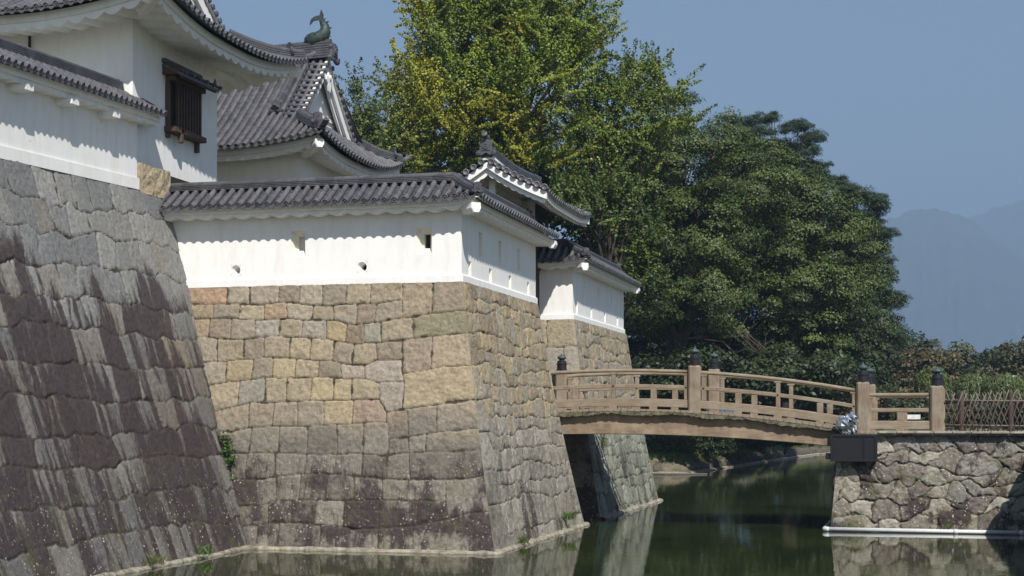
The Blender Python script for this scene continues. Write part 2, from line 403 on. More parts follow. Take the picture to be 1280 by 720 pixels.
class Rubble:
    def __init__(s, s0, s1, z0, z1, cell, pal, seed, ax=1.25):
        r = np.random.default_rng(seed); pts = []
        nz = int((z1-z0)/cell)+2
        for i in range(-1, nz+1):
            off = r.random()*cell
            for j in range(-1, int((s1-s0)/(cell*ax))+3):
                pts.append((s0+j*cell*ax+off+r.uniform(-.46, .46)*cell*ax, z0+i*cell+r.uniform(-.42, .42)*cell))
        s.p = np.array(pts); s.ax = ax; s.pal = pal; s.seed = seed; s.w = r.uniform(-.30, .42, len(s.p))*cell; s.sx = r.uniform(.75, 1.35, len(s.p))
    def ev(s, S, Z):
        wx = (fbm(S*1.7, Z*1.7, s.seed, 3)-.5)*.28; wz = (fbm(S*1.7+9, Z*1.7, s.seed+5, 3)-.5)*.24
        d1 = np.full(S.shape, 99.); d2 = d1.copy(); ids = np.zeros(S.shape, int)
        for i, (px, pz) in enumerate(s.p):
            d = (np.abs((S+wx-px)/(s.ax*s.sx[i]))**2.6+np.abs(Z+wz-pz)**2.6)**(1/2.6)-s.w[i]
            nw = d < d1; d2 = np.where(nw, d1, np.minimum(d2, d)); ids = np.where(nw, i, ids); d1 = np.where(nw, d, d1)
        u = S-s.p[ids, 0]; v = np.clip((Z-s.p[ids, 1])+.5, 0, 1)
        return ids, (d2-d1)*.5, u, v
    colour = Courses.colour; colours = {}

def wall_face(cols, rows, mapf, pat, gap=.014, depth=.035, dome=.008, stain=None, lichen=None, seamL=False, seamR=False, tint=None, rough=.022):
    """cols/rows: 2-D arrays of wall coordinates S, Z. mapf(S,Z) -> P (..,3), N (..,3)."""
    S, Z = cols, rows
    ids, d, u, v = pat.ev(S, Z)
    rnd = hash2(ids, ids*5+3, pat.seed+41)
    chip = fbm(S*4.3, Z*4.3, 93, 3)
    d = np.maximum(0, d-np.maximum(0, chip-.58)*.16)
    edge = sstep(gap*.3, gap*.3+.022, d)
    dm = 1-np.exp(-d/.07)
    disp = -depth*(1-edge)+dome*dm*(.5+rnd)+(rnd-.5)*.022+u*(hash2(ids, ids+9, 7)-.5)*.05+(v-.5)*(hash2(ids, ids+5, 8)-.5)*.03
    disp = disp+(fbm(S*4, Z*4, 91, 4)-.5)*rough*3+(fbm(S*13+Z*6, Z*13-S*5, 92, 3)-.5)*rough*1.5
    w = np.ones(S.shape)
    if seamL is not False: w = w*sstep(0.0, .14, np.abs(S-S[:, :1]))
    if seamR is not False: w = w*sstep(0.0, .14, np.abs(S-S[:, -1:]))
    disp = disp*w+(1-w)*.0
    P, N = mapf(S, Z)
    P = P+N*disp[..., None]
    col = pat.colour(ids)
    if tint is not None: col = tint(S, Z, ids, col)
    jt = 1-sstep(gap*.2, gap*.2+.016, d)
    stv = stain(S, Z, ids, u, v, rnd) if stain else np.zeros(S.shape)
    lv = lichen(S, Z) if lichen else np.zeros(S.shape)
    ny, nx = S.shape
    i = np.arange((nx-1)*(ny-1)); r = i//(nx-1); c = i % (nx-1); a = r*nx+c
    F = np.stack([a, a+1, a+nx+1, a+nx], 1)
    return P.reshape(-1, 3), F, col.reshape(-1, 3), stv.ravel(), lv.ravel(), jt.ravel()
def join_faces(name, faces, parent=None, mat=None):
    V = []; F = []; C = []; St = []; L = []; J = []; b = 0
    for (v, f, c, s_, l_, j_) in faces:
        V.append(v); F.append(f+b); C.append(c); St.append(s_); L.append(l_); J.append(j_); b += len(v)
    return mesh_obj(name, np.concatenate(V), np.concatenate(F), mat or M['stone'], parent, True,
                    {'col': np.concatenate(C), 'stain': np.concatenate(St), 'lichen': np.concatenate(L), 'joint': np.concatenate(J)})
def sgrid(sl, sr, z0, z1, ds):
    """sl, sr functions of z giving the left/right edge."""
    nz = max(2, int((z1-z0)/ds)+1); zz = np.linspace(z0, z1, nz); wmax = max(abs(sr(z)-sl(z)) for z in (z0, (z0+z1)/2, z1))
    nx = max(2, int(wmax/ds)+1); t = np.linspace(0, 1, nx)
    S = np.array([[0.]]*nz)+0*t; Z = zz[:, None]+0*t
    for i, z in enumerate(zz): a, b_ = sl(z), sr(z); S[i] = a+(b_-a)*t
    return S, Z
def rand_courses(s0, s1, z0, z1, h, wd, pal, seed, jit=.12, zjit=.07, big=None, **k):
    r = np.random.default_rng(seed); n = max(1, round((z1-z0)/h)); bounds = []; joints = []
    xs = np.arange(s0-1, s1+1.01, wd*.5)
    hs = r.uniform(.78, 1.25, n); hs = hs/hs.sum()*(z1-z0); zc = z1
    for i in range(n+1):
        base = zc; y = base+(0 if i in (0, n) else 1)*(r.uniform(-1, 1, len(xs))*zjit+np.sin(xs*.7+i)*zjit*.8)
        bounds.append((xs, y))
        if i < n: zc -= hs[i]
    bounds[0] = (xs, np.full(len(xs), z1+3)); bounds[-1] = (xs, np.full(len(xs), z0-3))
    for i in range(n):
        x = s0-1+r.uniform(0, wd); j = []
        while x < s1+1: j.append(x); x += wd*r.uniform(.68, 1.4)
        joints.append(j)
    return Courses(bounds, joints, pal, seed, **k)

# ---- bastion at the bridge: traced courses on the front, matching corner blocks round the side
ZT = 6.7
def dB(z): q = np.clip(1-z/ZT, -.1, 1.2); return 1.1*(.78*q+.22*q*np.abs(q))
YF = 37.43; XS = -10.85
A_ = YAW; FW = v3(-math.sin(A_), math.cos(A_), 0); RT = v3(math.cos(A_), math.sin(A_), 0)
def on_front(u, v):   # photograph point -> (x, z) on the battered front plane
    y = YF
    for _ in range(12):
        d = FW+RT*(u-640)/1950.+v3(0, 0, 1)*(522-v)/1950.; tt = y/d[1]; x = d[0]*tt; z = 3.3+d[2]*tt; y = YF-float(dB(z))
    return x, z
def z7(x, y): return on_front(220+x/3.2, 340+y/3.2)
def z8(x, y): return on_front(260+x/3.048, 540+y/3.048)
def poly(pts, fn): q = sorted(fn(*p) for p in pts); return (np.array([a for a, _ in q]), np.array([b_ for _, b_ in q]))
bA = [(np.array([-30., 0]), np.array([9., 9.])),
 poly([(40,128),(150,128),(250,126),(345,130),(440,122),(545,132),(630,135),(720,125),(800,130),(905,112)], z7),
 poly([(55,190),(150,187),(250,187),(345,190),(445,187),(500,190),(600,193),(650,196),(690,208),(725,212),(755,205),(800,203),(905,185)], z7),
 poly([(75,262),(165,265),(270,270),(350,258),(410,256),(500,262),(600,265),(640,278),(680,282),(720,290),(760,283),(800,285),(900,272)], z7),
 poly([(90,362),(165,360),(270,350),(345,342),(440,345),(530,350),(625,357),(680,370),(760,372),(800,352),(905,350)], z7),
 poly([(120,455),(200,443),(305,430),(380,420),(425,428),(470,425),(565,420),(660,427),(750,427),(810,440),(905,440)], z7),
 poly([(150,555),(250,535),(300,520),(350,522),(440,520),(540,515),(600,513),(710,512),(810,510),(840,560),(905,552)], z7),
 poly([(180,640),(290,625),(400,615),(480,618),(590,615),(700,605),(840,600),(850,670),(920,660)], z7),
 poly([(0,85),(150,80),(300,80),(430,88),(560,82),(670,92),(760,78),(900,75)], z8),
 poly([(0,180),(180,182),(350,160),(480,160),(670,178),(760,182),(900,182)], z8),
 poly([(0,285),(180,282),(270,262),(400,260),(520,262),(650,258),(760,262),(900,265)], z8),
 poly([(0,372),(280,345),(430,352),(560,368),(780,360),(900,356)], z8),
 (np.array([-30., 0]), np.array([-5., -5.]))]
def jx(xs, y, fn=z7): return [fn(x, y)[0] for x in xs]
jA = [jx([200,292,412,495,583,683,778], 100), jx([148,252,352,443,545,630,723,798], 160), jx([133,218,315,412,502,600,680,755,820], 230),
 jx([165,270,350,455,538,628,708,800], 310), jx([200,305,385,475,568,660,755], 390), jx([250,355,440,540,628,702,810], 480),
 jx([290,390,485,592,705,840], 560), jx([295,412,525,645,750,850], 650), jx([90,150,260,375,490,590,685], 50, z8),
 jx([180,265,355,455,560,668,765], 130, z8), jx([110,235,325,415,520,655,800], 220, z8), jx([190,270,430,540,652,790], 310, z8), jx([130,280,460,570,680,775], 410, z8)]
colA = {0: (.42, .26, .17), 2: (.36, .30, .26), 64+0: (.26, .20, .13), 64+3: (.38, .27, .18), 64+7: (.22, .18, .14), 128+0: (.37, .27, .18), 128+5: (.34, .31, .28), 128+6: (.40, .31, .17),
 128+7: (.17, .13, .09), 128+8: (.27, .285, .24), 192+4: (.40, .34, .22), 192+6: (.27, .23, .18), 256+6: (.41, .35, .30), 256+7: (.37, .33, .30), 320: (.36, .305, .21), 320+3: (.34, .29, .20), 320+6: (.36, .30, .205), 320+7: (.33, .30, .27),
 384+4: (.42, .34, .21), 384+2: (.27, .22, .18), 384+5: (.30, .22, .17), 384+6: (.28, .21, .16), 64+2: (.42, .36, .25), 256+1: (.38, .31, .19)}
bB_z = [z7(1170, y)[1] for y in (152, 243, 372, 510, 640)]+[on_front(600, v)[1] for v in (588, 632)]
bB = [(np.array([-30., 0]), np.array([9., 9.])), poly([(905,185),(1025,165),(1170,152)], z7), poly([(900,272),(945,265),(1170,243)], z7), poly([(900,408),(1040,385),(1190,372)], z7),
 poly([(905,550),(1040,530),(1190,510)], z7), poly([(920,660),(1050,640),(1200,625)], z7), poly([(900,78),(1000,70),(1075,58)], z8), poly([(900,182),(1000,175),(1080,160)], z8), poly([(780,360),(900,335),(985,312),(1070,300)], z8),
 (np.array([-30., 0]), np.array([-5., -5.]))]
jB = [jx([1025], 120), [], jx([1022], 320), [], jx([1042], 590), jx([1000], 660), [], [], []]
colB = {0: (.33, .27, .19), 1: (.28, .23, .17), 64: (.24, .225, .145), 128: (.31, .25, .19), 129: (.38, .31, .22), 192: (.40, .33, .215), 256: (.32, .28, .20), 257: (.31, .265, .20)}
_t = np.array([.33, .275, .20])
for _d, _k in ((colA, .45), (colB, .3)):
    for _q in _d: _d[_q] = tuple(np.array(_d[_q])*(1-_k)+_t*_k)
PA = Courses(bA, jA, PAL_TAN, 5, colA, slant=.05, wob=.028); PB = Courses(bB, jB, PAL_TAN, 6, colB, slant=.04, wob=.02)
zb_pts = [(z7(905, y)[1], z7(x, y)[0]) for x, y in [(905, 60), (905, 180), (947, 188), (947, 262), (905, 275), (903, 400), (912, 440), (905, 552), (925, 560), (930, 700)]]
zb_pts += [(z8(x, y)[1], z8(x, y)[0]) for x, y in [(765, 80), (770, 180), (905, 185), (905, 320), (780, 350), (780, 470)]]
zb_pts.sort(); ZB = np.array([p[0] for p in zb_pts]); XB = np.array([p[1] for p in zb_pts])
class FrontPattern:
    seed = 5
    def ev(s, S, Z):
        xb = np.interp(Z, ZB, XB); ia, da, ua, va = PA.ev(S, Z); ib, db, ub, vb = PB.ev(S, Z)
        r = S > xb; dd = np.abs(S-xb)
        return np.where(r, ib+5000, ia), np.minimum(np.where(r, db, da), dd), np.where(r, ub, ua), np.where(r, vb, va)
    def colour(s, ids): return np.where((ids >= 5000)[..., None], PB.colour(ids-5000), PA.colour(ids))
def weather(S, Z, ids, col):   # the lower courses are a greyer, browner stone
    k = sstep(3.6, 2.7, Z+(hash2(ids, ids+1, 3)-.5)*.6)[..., None]
    g = np.array([.20, .178, .15])*(.8+.45*hash2(ids, ids*2, 77))[..., None]
    return col*(1-k)+g*k
def lich_low(a=3.5, b_=1.5, amt=.8): return lambda S, Z: amt*sstep(a, b_, Z)
def stain_front(S, Z, ids, u, v, rnd):
    low = sstep(3.6, .6, Z); n_ = fbm(S*1.3, Z*.9, 51, 4); mm = (fbm(S*4, Z*1.1, 52, 3)-.5)
    s_ = .12+.06*low+.80*low*(n_-.18)*2+(fbm(S*9, Z*5, 55, 3)-.5)*.5*low+mm*.6*low+(rnd-.55)*.55*low
    band = sstep(1.2, .9, Z)*sstep(.35, .6, Z)*sstep(-14, -13, S)
    wet = sstep(.18, .02, Z)*0
    return np.clip(s_+band*.35+wet, 0, 1)
def map_front(S, Z):
    y = YF-dB(Z); P = np.stack([S, y, Z], -1); N = np.zeros(P.shape); N[..., 1] = -1; N[..., 2] = .16
    return P, N/np.linalg.norm(N, axis=-1, keepdims=True)
def map_side(xf):
    def f(S, Z):
        P = np.stack([xf(S, Z), S, Z], -1); N = np.zeros(P.shape); N[..., 0] = 1; N[..., 2] = .16
        return P, N/np.linalg.norm(N, axis=-1, keepdims=True)
    return f
def map_frontY(yt): 
    def f(S, Z):
        P = np.stack([S, yt-dB(Z), Z], -1); N = np.zeros(P.shape); N[..., 1] = -1; N[..., 2] = .16
        return P, N/np.linalg.norm(N, axis=-1, keepdims=True)
    return f
def map_backY(yt):
    def f(S, Z):
        P = np.stack([S, yt+dB(Z)*1.45, Z], -1); N = np.zeros(P.shape); N[..., 1] = 1
        return P, N
    return f
xcor = lambda z: XS+float(dB(z))
S, Z = sgrid(lambda z: -19.2+.33*max(0, 6.7-z)-.35, xcor, -.35, ZT, .026)
front = wall_face(S, Z, map_front, FrontPattern(), gap=.012, stain=stain_front, lichen=lich_low(), seamR=True, tint=weather)

def side_pattern(s0, s1, seed, corner_bounds=None, pal=PAL_TAN):
    r = np.random.default_rng(seed)
    xs = np.arange(s0-1, s1+1.01, .42); bounds = []; joints = []
    cz = corner_bounds
    fulls = [9.]+list(cz)+[-5.]
    zz = [9.]
    for i in range(len(cz)): zz.append(cz[i])
    # split tall corner blocks into two thinner courses away from the corner
    out = [np.full(len(xs), 9.)]; k = 0
    prev = ZT
    for c_ in list(cz)+[-.4]:
        mid = (prev+c_)/2; t_ = np.clip((xs-s0-1.2)/.6, 0, 1)
        if prev-c_ > .62: out.append(np.where(t_ > 0, mid+r.uniform(-.06, .06, len(xs)), prev-.0))
        if c_ > -.3: out.append(c_+(r.uniform(-.07, .07, len(xs))+.0)*t_-.12*t_*np.sin(xs*.9+k))
        prev = c_; k += 1
    out.append(np.full(len(xs), -5.))
    bounds = [(xs, o_) for o_ in out]
    for i in range(len(out)-1):
        x = s0+(.75 if i % 2 else 1.5); j = []
        while x < s1+1: j.append(x); x += r.uniform(.38, .82)
        joints.append(j)
    return Courses(bounds, joints, pal, seed, slant=.10, wob=.035)
PSIDE = side_pattern(36.5, 47.5, 21, bB_z)
def weather_side(S, Z, ids, col):
    k = sstep(4.0, 2.6, Z+(hash2(ids, ids+1, 3)-.5)*.8)[..., None]
    g = np.array([.27, .255, .225])*(.8+.5*hash2(ids, ids*2, 77))[..., None]
    return (col*(1-k)+g*k)*np.array([1.08, 1.05, 1.0])
def stain_side(S, Z, ids, u, v, rnd):
    low = sstep(3.8, .4, Z); n_ = fbm(S*1.5, Z*.5, 61, 4)
    return np.clip(.12+.6*low*(n_-.26)*2+(fbm(S*5, Z*.5, 62, 3)-.5)*.6*low+(rnd-.65)*.35*low, 0, 1)
mapS = map_side(lambda S, Z: XS+dB(Z))
S, Z = sgrid(lambda z: YF-float(dB(z)), lambda z: 45.45+1.45*float(dB(z)), -.35, ZT, .032)
side = wall_face(S, Z, mapS, PSIDE, gap=.012, depth=.03, dome=.006, stain=stain_side, lichen=lich_low(3.8, 1.8, .9), seamL=True, seamR=True, tint=weather_side)
S, Z = sgrid(lambda z: -14, xcor, -.35, ZT, .07)
back = wall_face(S, Z, map_backY(45.45), rand_courses(-14, -9, 0, ZT, .6, .8, PAL_MIX, 31), stain=stain_side, lichen=lich_low(), seamR=True)
bast = empty('stone_bastion', (-15, 41.5, 0), 'large tan stone block bastion left of the bridge, big corner stones, darker stained foot', 'stone wall', 'battered stone walls of the moat')
join_faces('stone_facing', [front, side, back], bast)
mb = MB(); mb.add([(-20, YF+.02, ZT-.03), (XS-.02, YF+.02, ZT-.03), (XS-.02, 45.42, ZT-.03), (-20, 45.42, ZT-.03)], [(0, 1, 2, 3)]); mb.build('earth_top', M['earth'], bast)
def ledge(pts, wdt, z0, z1, seed=0, lim=.08):
    """low irregular concrete footing following the wall base; pts along the base, outward side to the right."""
    mb = MB(); r = random.Random(seed); prof = []
    path = []
    for (a, b_) in zip(pts[:-1], pts[1:]):
        a = np.array(a, float); b_ = np.array(b_, float); L = np.linalg.norm(b_-a); n_ = max(2, int(L/.25))
        for i in range(n_): path.append(a+(b_-a)*i/n_)
    path.append(np.array(pts[-1], float)); V = []; k = 5
    for i, p in enumerate(path):
        d = nrm(path[min(i+1, len(path)-1)]-path[max(0, i-1)]); nx_, ny_ = d[1], -d[0]; j = r.uniform(-lim, lim)*.4; w_ = wdt+r.uniform(-lim, lim)*.7; zz = z1+r.uniform(-.02, .02)
        for (o_, z_) in ((-.3, z0), (-.3, zz+.04), (w_*.55, zz+.02), (w_, zz-.03), (w_+.03, z0)): V.append((p[0]+nx_*o_, p[1]+ny_*o_, z_))
    F = [(i*k+j, (i+1)*k+j, (i+1)*k+j+1, i*k+j+1) for i in range(len(path)-1) for j in range(k-1)]
    mb.add(V, F); return mb
yb0 = YF-float(dB(0)); xb0 = XS+float(dB(0))
ledge([(-16.3, yb0), (xb0, yb0), (xb0, 47.0)], .13, -.3, .06, 4).build('footing', M['concrete'], bast, smooth=False)

# ---- second bastion beyond the gate
Y2 = 50.6; Z2T = 6.56
P2F = rand_courses(-16, -9.5, 0, Z2T, .95, 1.1, PAL_TAN, 33, slant=.05, zjit=.05, colours={1: (.30, .23, .18)})
S, Z = sgrid(lambda z: -15, xcor, -.35, Z2T, .04)
f2 = wall_face(S, Z, map_frontY(Y2), P2F, gap=.022, stain=stain_front, lichen=lich_low(), seamR=True, tint=weather)
P2S = side_pattern(49.6, 62, 37, [5.75, 4.9, 4.1, 3.2, 2.4, 1.5, .8], PAL_TAN)
def weather_b(S, Z, ids, col):
    k = sstep(4.4, 2.8, Z)[..., None]; g = np.array([.27, .275, .22])*(.8+.5*hash2(ids, ids*2, 77))[..., None]; return col*(1-k)+g*k
S, Z = sgrid(lambda z: Y2-float(dB(z)), lambda z: 60.3+1.1*float(dB(z)), -.35, Z2T, .04)
s2 = wall_face(S, Z, mapS, P2S, gap=.014, dome=.01, stain=stain_side, lichen=lich_low(4.2, 2.4, 1.), seamL=True, seamR=True, tint=weather_b)
S, Z = sgrid(lambda z: -24, xcor, -.35, Z2T, .12)
b2 = wall_face(S, Z, lambda S, Z: (np.stack([S, 60.3+1.1*dB(Z), Z], -1), np.zeros(S.shape+(3,))+np.array([0, 1, 0])), rand_courses(-24, -9, 0, Z2T, .6, .8, PAL_MIX, 38), seamR=True)
bast2 = empty('stone_bastion', (-14, 55, 0), 'smaller stone bastion behind the bridge, beyond the gate, with the short white wall on top', 'stone wall', 'battered stone walls of the moat')
join_faces('stone_facing', [f2, s2, b2], bast2)
mb = MB(); mb.add([(-26, Y2+.02, Z2T-.02), (XS-.02, Y2+.02, Z2T-.02), (XS-.02, 60.28, Z2T-.02), (-26, 60.28, Z2T-.02)], [(0, 1, 2, 3)]); mb.build('earth_top', M['earth'], bast2)
ledge([(xb0, 49.5), (xb0, 61.5)], .15, -.3, .06, 5).build('footing', M['concrete'], bast2)
# recess wall under the gate, between the two bastions
S, Z = sgrid(lambda z: 45.4, lambda z: 51.4, -.35, 3.3, .07)
rec = wall_face(S, Z, map_side(lambda S, Z: -11.55+.1*(3.3-Z)), rand_courses(45, 52, 0, 3.3, .5, .7, PAL_MIX, 39), stain=stain_side, lichen=lich_low())
bt = empty('gate_threshold_wall', (-12.5, 48.3, 0), 'dark recessed stone wall under the bridge end, between the two bastions', 'stone wall', 'battered stone walls of the moat')
join_faces('stone_facing', [rec], bt)
mb = MB(); mb.box((-20, 45.5, 3.1), (-11.6, 51.3, 3.34)); mb.build('threshold_paving', M['concrete'], bt)
mb = MB(); mb.tube([(-10.2, 48.6, -.2), (-10.9, 48.6, 2.6)], .05, 8); mb.build('drain_pipe', M['pvc'], bt, smooth=True)

# ---- tall dark-streaked wall on the left
ZL = 9.1
def dL(z): q = np.clip(1-z/ZL, -.1, 1.1); return 2.85*(.82*q+.18*q*np.abs(q))
def map_left(S, Z):
    P, N = map_side(lambda S, Z: -19.0+dL(Z))(S, Z); P[..., 2] -= .033*np.clip(36-S, 0, 30)*np.clip(Z/ZL, 0, 1); return P, N
PL = rand_courses(14, 40, 0, ZL, .78, .84, PAL_GREY, 45, zjit=.10, slant=.26, wob=.07)
def stain_left(S, Z, ids, u, v, rnd):
    r2 = hash2(ids, ids*11+4, 9)
    low = sstep(7.4, 5.6, Z+(fbm(S*.8, Z*.0+3, 71, 3)-.5)*2.5+(S-34)*.12)
    strk = fbm(S*6.5+r2*40, Z*.55+r2*20, 72, 4)
    strk2 = fbm(S*2.2, Z*.25, 73, 3)
    x = .10+low*(.60+(strk-.5)*1.3+(strk2-.46)*1.5+(r2-.42)*.75+(.5-v)*.25)
    edge = sstep(36.6, 35.4, S+(.0)*Z)      # last metre by the corner is cleaner
    x = x*(.55+.45*edge)+.0
    return np.clip(x, 0, 1)
def tint_left(S, Z, ids, col):
    k = (hash2(ids, ids*13, 5) > .965)[..., None]
    lo = sstep(6.5, 3.5, Z)[..., None]
    return np.where(k, np.array([.27, .235, .18]), col)*(1-.28*lo)*(1-lo*np.array([.0, .05, .08]))
S, Z = sgrid(lambda z: 22., lambda z: 38.6, -.35, ZL, .033)
lw = wall_face(S, Z, map_left, PL, gap=.014, depth=.030, dome=.004, rough=.012, stain=stain_left, lichen=lich_low(3.2, .2, 1.0), tint=tint_left)
lwt = empty('stone_wall', (-18, 30, 0), 'tall grey battered stone wall at left, streaked with dark vertical stains', 'stone wall', 'battered stone walls of the moat')
join_faces('stone_facing', [lw], lwt)
S, Z = sgrid(lambda z: 5., lambda z: 22., -.35, ZL, .12)
join_faces('stone_facing', [wall_face(S, Z, map_left, PL, gap=.035, stain=stain_left, lichen=lich_low(2., .2, .7))], lwt)
mb = MB(); mb.add([(-60, 5, ZL-1.08), (-19.1, 5, ZL-1.08), (-19.1, 36.2, ZL-.05), (-60, 36.2, ZL-.05)], [(0, 1, 2, 3)]); mb.build('earth_top', M['earth'], lwt)
ledge([(-16.2, 14), (-16.2, 36.4)], .13, -.3, .06, 6).build('footing', M['concrete'], lwt)
# tan corner block one course higher, carrying the turret
S, Z = sgrid(lambda z: 36.02, lambda z: 37.7, 9.02, 9.78, .03)
k1 = wall_face(S, Z, map_side(lambda S, Z: -19.0+0*S), Courses([(np.array([0., 99]), np.array([12., 12.])), (np.array([0., 99]), np.array([5., 5.]))], [[]], [(.44, .36, .24)], 3), rough=.03, seamL=True)
S, Z = sgrid(lambda z: -21, lambda z: -19.0, 9.02, 9.78, .05)
k2 = wall_face(S, Z, lambda S, Z: (np.stack([S, 36.02+0*S, Z], -1), np.zeros(S.shape+(3,))+np.array([0, -1, 0])), Courses([(np.array([-99., 99]), np.array([12., 12.])), (np.array([-99., 99]), np.array([5., 5.]))], [[]], [(.44, .36, .24)], 3), rough=.03, seamR=True)
cs = join_faces('corner_stone', [k1, k2]); tag(cs, 'rough tan corner block under the turret, touching the left end of the tiled roof', 'stone block')
# the castle's raised ground inside
mb = MB(); mb.box((-60, 37.6, -1), (-19.2, 60, 6.6)); mb.box((-60, 60, -1), (-20, 66, 5.0)); o = mb.build('castle_ground', M['earth']); o['kind'] = 'structure'

# ---- bridge abutment on the right, rubble
XA = -2.3; YA = 46.2; ZA = 2.87
PR = rand_courses(-3, 5, 0, 3.2, .43, .60, PAL_RUB, 18, zjit=.14, slant=.55, wob=.13)
def stain_r(S, Z, ids, u, v, rnd): return np.clip(.36+(fbm(S*1.6, Z*1.6, 81, 4)-.5)*1.3+(fbm(S*6, Z*6, 82, 4)-.5)*1.0+(rnd-.6)*.5, 0, .9)
lr = lambda S, Z: 1.25+0*S
def mapA(S, Z):
    P = np.stack([S, YA+.10*Z, Z], -1); N = np.zeros(P.shape); N[..., 1] = -1; return P, N
S, Z = sgrid(lambda z: XA+.09*z, lambda z: 3.5, -.35, 2.05, .024)
a1 = wall_face(S, Z, mapA, PR, gap=.009, depth=.045, dome=.028, stain=stain_r, lichen=lr, seamL=True, rough=.03)
S, Z = sgrid(lambda z: -.98, lambda z: 3.5, 2.05, ZA, .024)
a2 = wall_face(S, Z, mapA, PR, gap=.009, depth=.045, dome=.028, stain=stain_r, lichen=lr, rough=.03)
mside = lambda x0: (lambda S, Z: (np.stack([x0+.09*Z, S, Z], -1), np.zeros(S.shape+(3,))+np.array([-1, 0, 0])))
S, Z = sgrid(lambda z: YA+.10*z, lambda z: 51.2, -.35, 2.05, .05)
a3 = wall_face(S, Z, mside(XA), Rubble(46, 52, -.3, 3, .6, PAL_RUB, 9), gap=.03, depth=.1, dome=.08, stain=stain_r, lichen=lr, seamL=True)
S, Z = sgrid(lambda z: YA+.10*z, lambda z: 51.2, 2.0, ZA, .05)
a4 = wall_face(S, Z, mside(-1.2), Rubble(46, 52, -.3, 3, .6, PAL_RUB, 9), gap=.03, depth=.1, dome=.08, stain=stain_r, lichen=lr)
# return wall running towards the viewer along x = 3.5
S, Z = sgrid(lambda z: 10, lambda z: YA+.1*z, -.35, ZA, .07)
a5 = wall_face(S, Z, lambda S, Z: (np.stack([3.52-.09*(0*Z), S, Z], -1), np.zeros(S.shape+(3,))+np.array([-1, 0, 0])), Rubble(10, 47, -.3, 3, .7, PAL_RUB, 10), gap=.03, depth=.1, dome=.08, stain=stain_r, lichen=lr)
ab = empty('bridge_abutment', (1, 48, 0), 'lichen spotted rubble stone abutment at the right end of the bridge', 'stone wall')
join_faces('rubble_facing', [a1, a2, a3, a4, a5], ab)
mb = MB(); mb.box((XA+.25, YA+.33, -1), (9, 51.2, 2.04)); mb.box((-.95, YA+.34, 2.04), (9, 60, ZA-.02)); mb.build('fill', M['earth'], ab)

# ================================================================== tiled roofs
def surf_slope(A, along, inward, prof, lift=None):
    """A: eave start corner; along/inward unit horizontals; prof(d)-> height above eave; lift(s,d)."""
    A = np.asarray(A, float); along = nrm(along); inward = nrm(inward)
    def f(s, d):
        return A+along*s+inward*d+v3(0, 0, 1)*(prof(d)+(lift(s, d) if lift else 0))
    f.along = along; f.inward = inward
    return f
def tile_slope(f, L, dmax, pitch=.262, r=.070, step=.30, tubes=None, pans=None, caps=None, s_first=None, dmin=None, n=7, eave=True):
    s = (L % pitch)/2+pitch*.0 if s_first is None else s_first
    ss = []
    while s <= L+1e-6: ss.append(s); s += pitch
    dm = dmin or (lambda s: 0.0)
    for s in ss:
        D = dmax(s); d0 = dm(s)
        if D-d0 < .12: continue
        # round cover tiles, each a little wider at its lower end
        k = max(1, int(round((D-d0)/step))); ds = (D-d0)/k
        for q in range(k):
            da, db = d0+q*ds, d0+(q+1)*ds
            V = []
            for dd, rr, zz in ((da, r*1.03, .012), (da+.012, r*1.05, .012), (db, r*.97, .004)):
                p = f(s, dd); e = 1e-2; T = nrm(f(s, dd+e)-f(s, dd-e)); X = f.along; N = nrm(np.cross(X, T)); N = N if N[2] > 0 else -N
                for j in range(n):
                    a = math.pi*j/(n-1); V.append(p+X*math.cos(a)*rr+N*(math.sin(a)*rr*1.05+.02+zz))
            F = [(i*n+j, i*n+j+1, (i+1)*n+j+1, (i+1)*n+j) for i in range(2) for j in range(n-1)]
            F.append(tuple(range(n-1, -1, -1)))
            tubes.add(V, F)
        if eave and d0 < .01 and caps is not None:
            p = f(s, 0.); X = f.along; T = nrm(f(s, .02)-f(s, 0)); N = nrm(np.cross(X, T)); N = N if N[2] > 0 else -N
            rr = r*1.13; c = p+N*.045-T*.0
            prof = [(rr, 0.03), (rr, -.018), (rr*.80, -.022), (rr*.76, -.006), (rr*.42, -.004), (rr*.34, -.016), (.001, -.018)]
            caps.lathe(c, prof, 12, axis=T)
    # concave pan tiles between
    edges = [ss[0]-pitch*.5]+[(a+b_)/2 for a, b_ in zip(ss[:-1], ss[1:])]+[ss[-1]+pitch*.5]
    pts = [-.5, -.36, -.18, 0, .18, .36, .5]
    for a, b_ in zip([ss[0]-pitch]+ss, ss+[ss[-1]+pitch]):
        c = (a+b_)/2; cc = min(max(c, 0), L); D = dmax(cc); d0 = dm(cc)
        if c < -.02 or c > L+.02 or D-d0 < .08: continue
        k = max(1, int(round((D-d0)/(step*.62)))); ds = (D-d0)/k
        for q in range(k):
            V = []
            for dd, zz in ((d0+q*ds, -.012), (d0+q*ds, .024), (d0+(q+1)*ds, .0)):
                for u in pts:
                    p = f(c+u*pitch, dd); V.append(p+v3(0, 0, 1)*(zz+.075*(u*u*4)-.05))
            m_ = len(pts); F = [(i*m_+j, i*m_+j+1, (i+1)*m_+j+1, (i+1)*m_+j) for i in range(2) for j in range(m_-1)]
            pans.add(V, F)
        if eave and d0 < .01:   # drooping lip of the eave pan tile
            V = []
            for u in pts:
                p = f(c+u*pitch, 0); V += [p+v3(0, 0, 1)*(.055*(u*u*4)+.0)-f.inward*.01, p+v3(0, 0, 1)*(.055*u*u*4-.085*(1-abs(u)*1.2))-f.inward*.018]
            pans.add(V, [(2*j, 2*j+2, 2*j+3, 2*j+1) for j in range(len(pts)-1)])
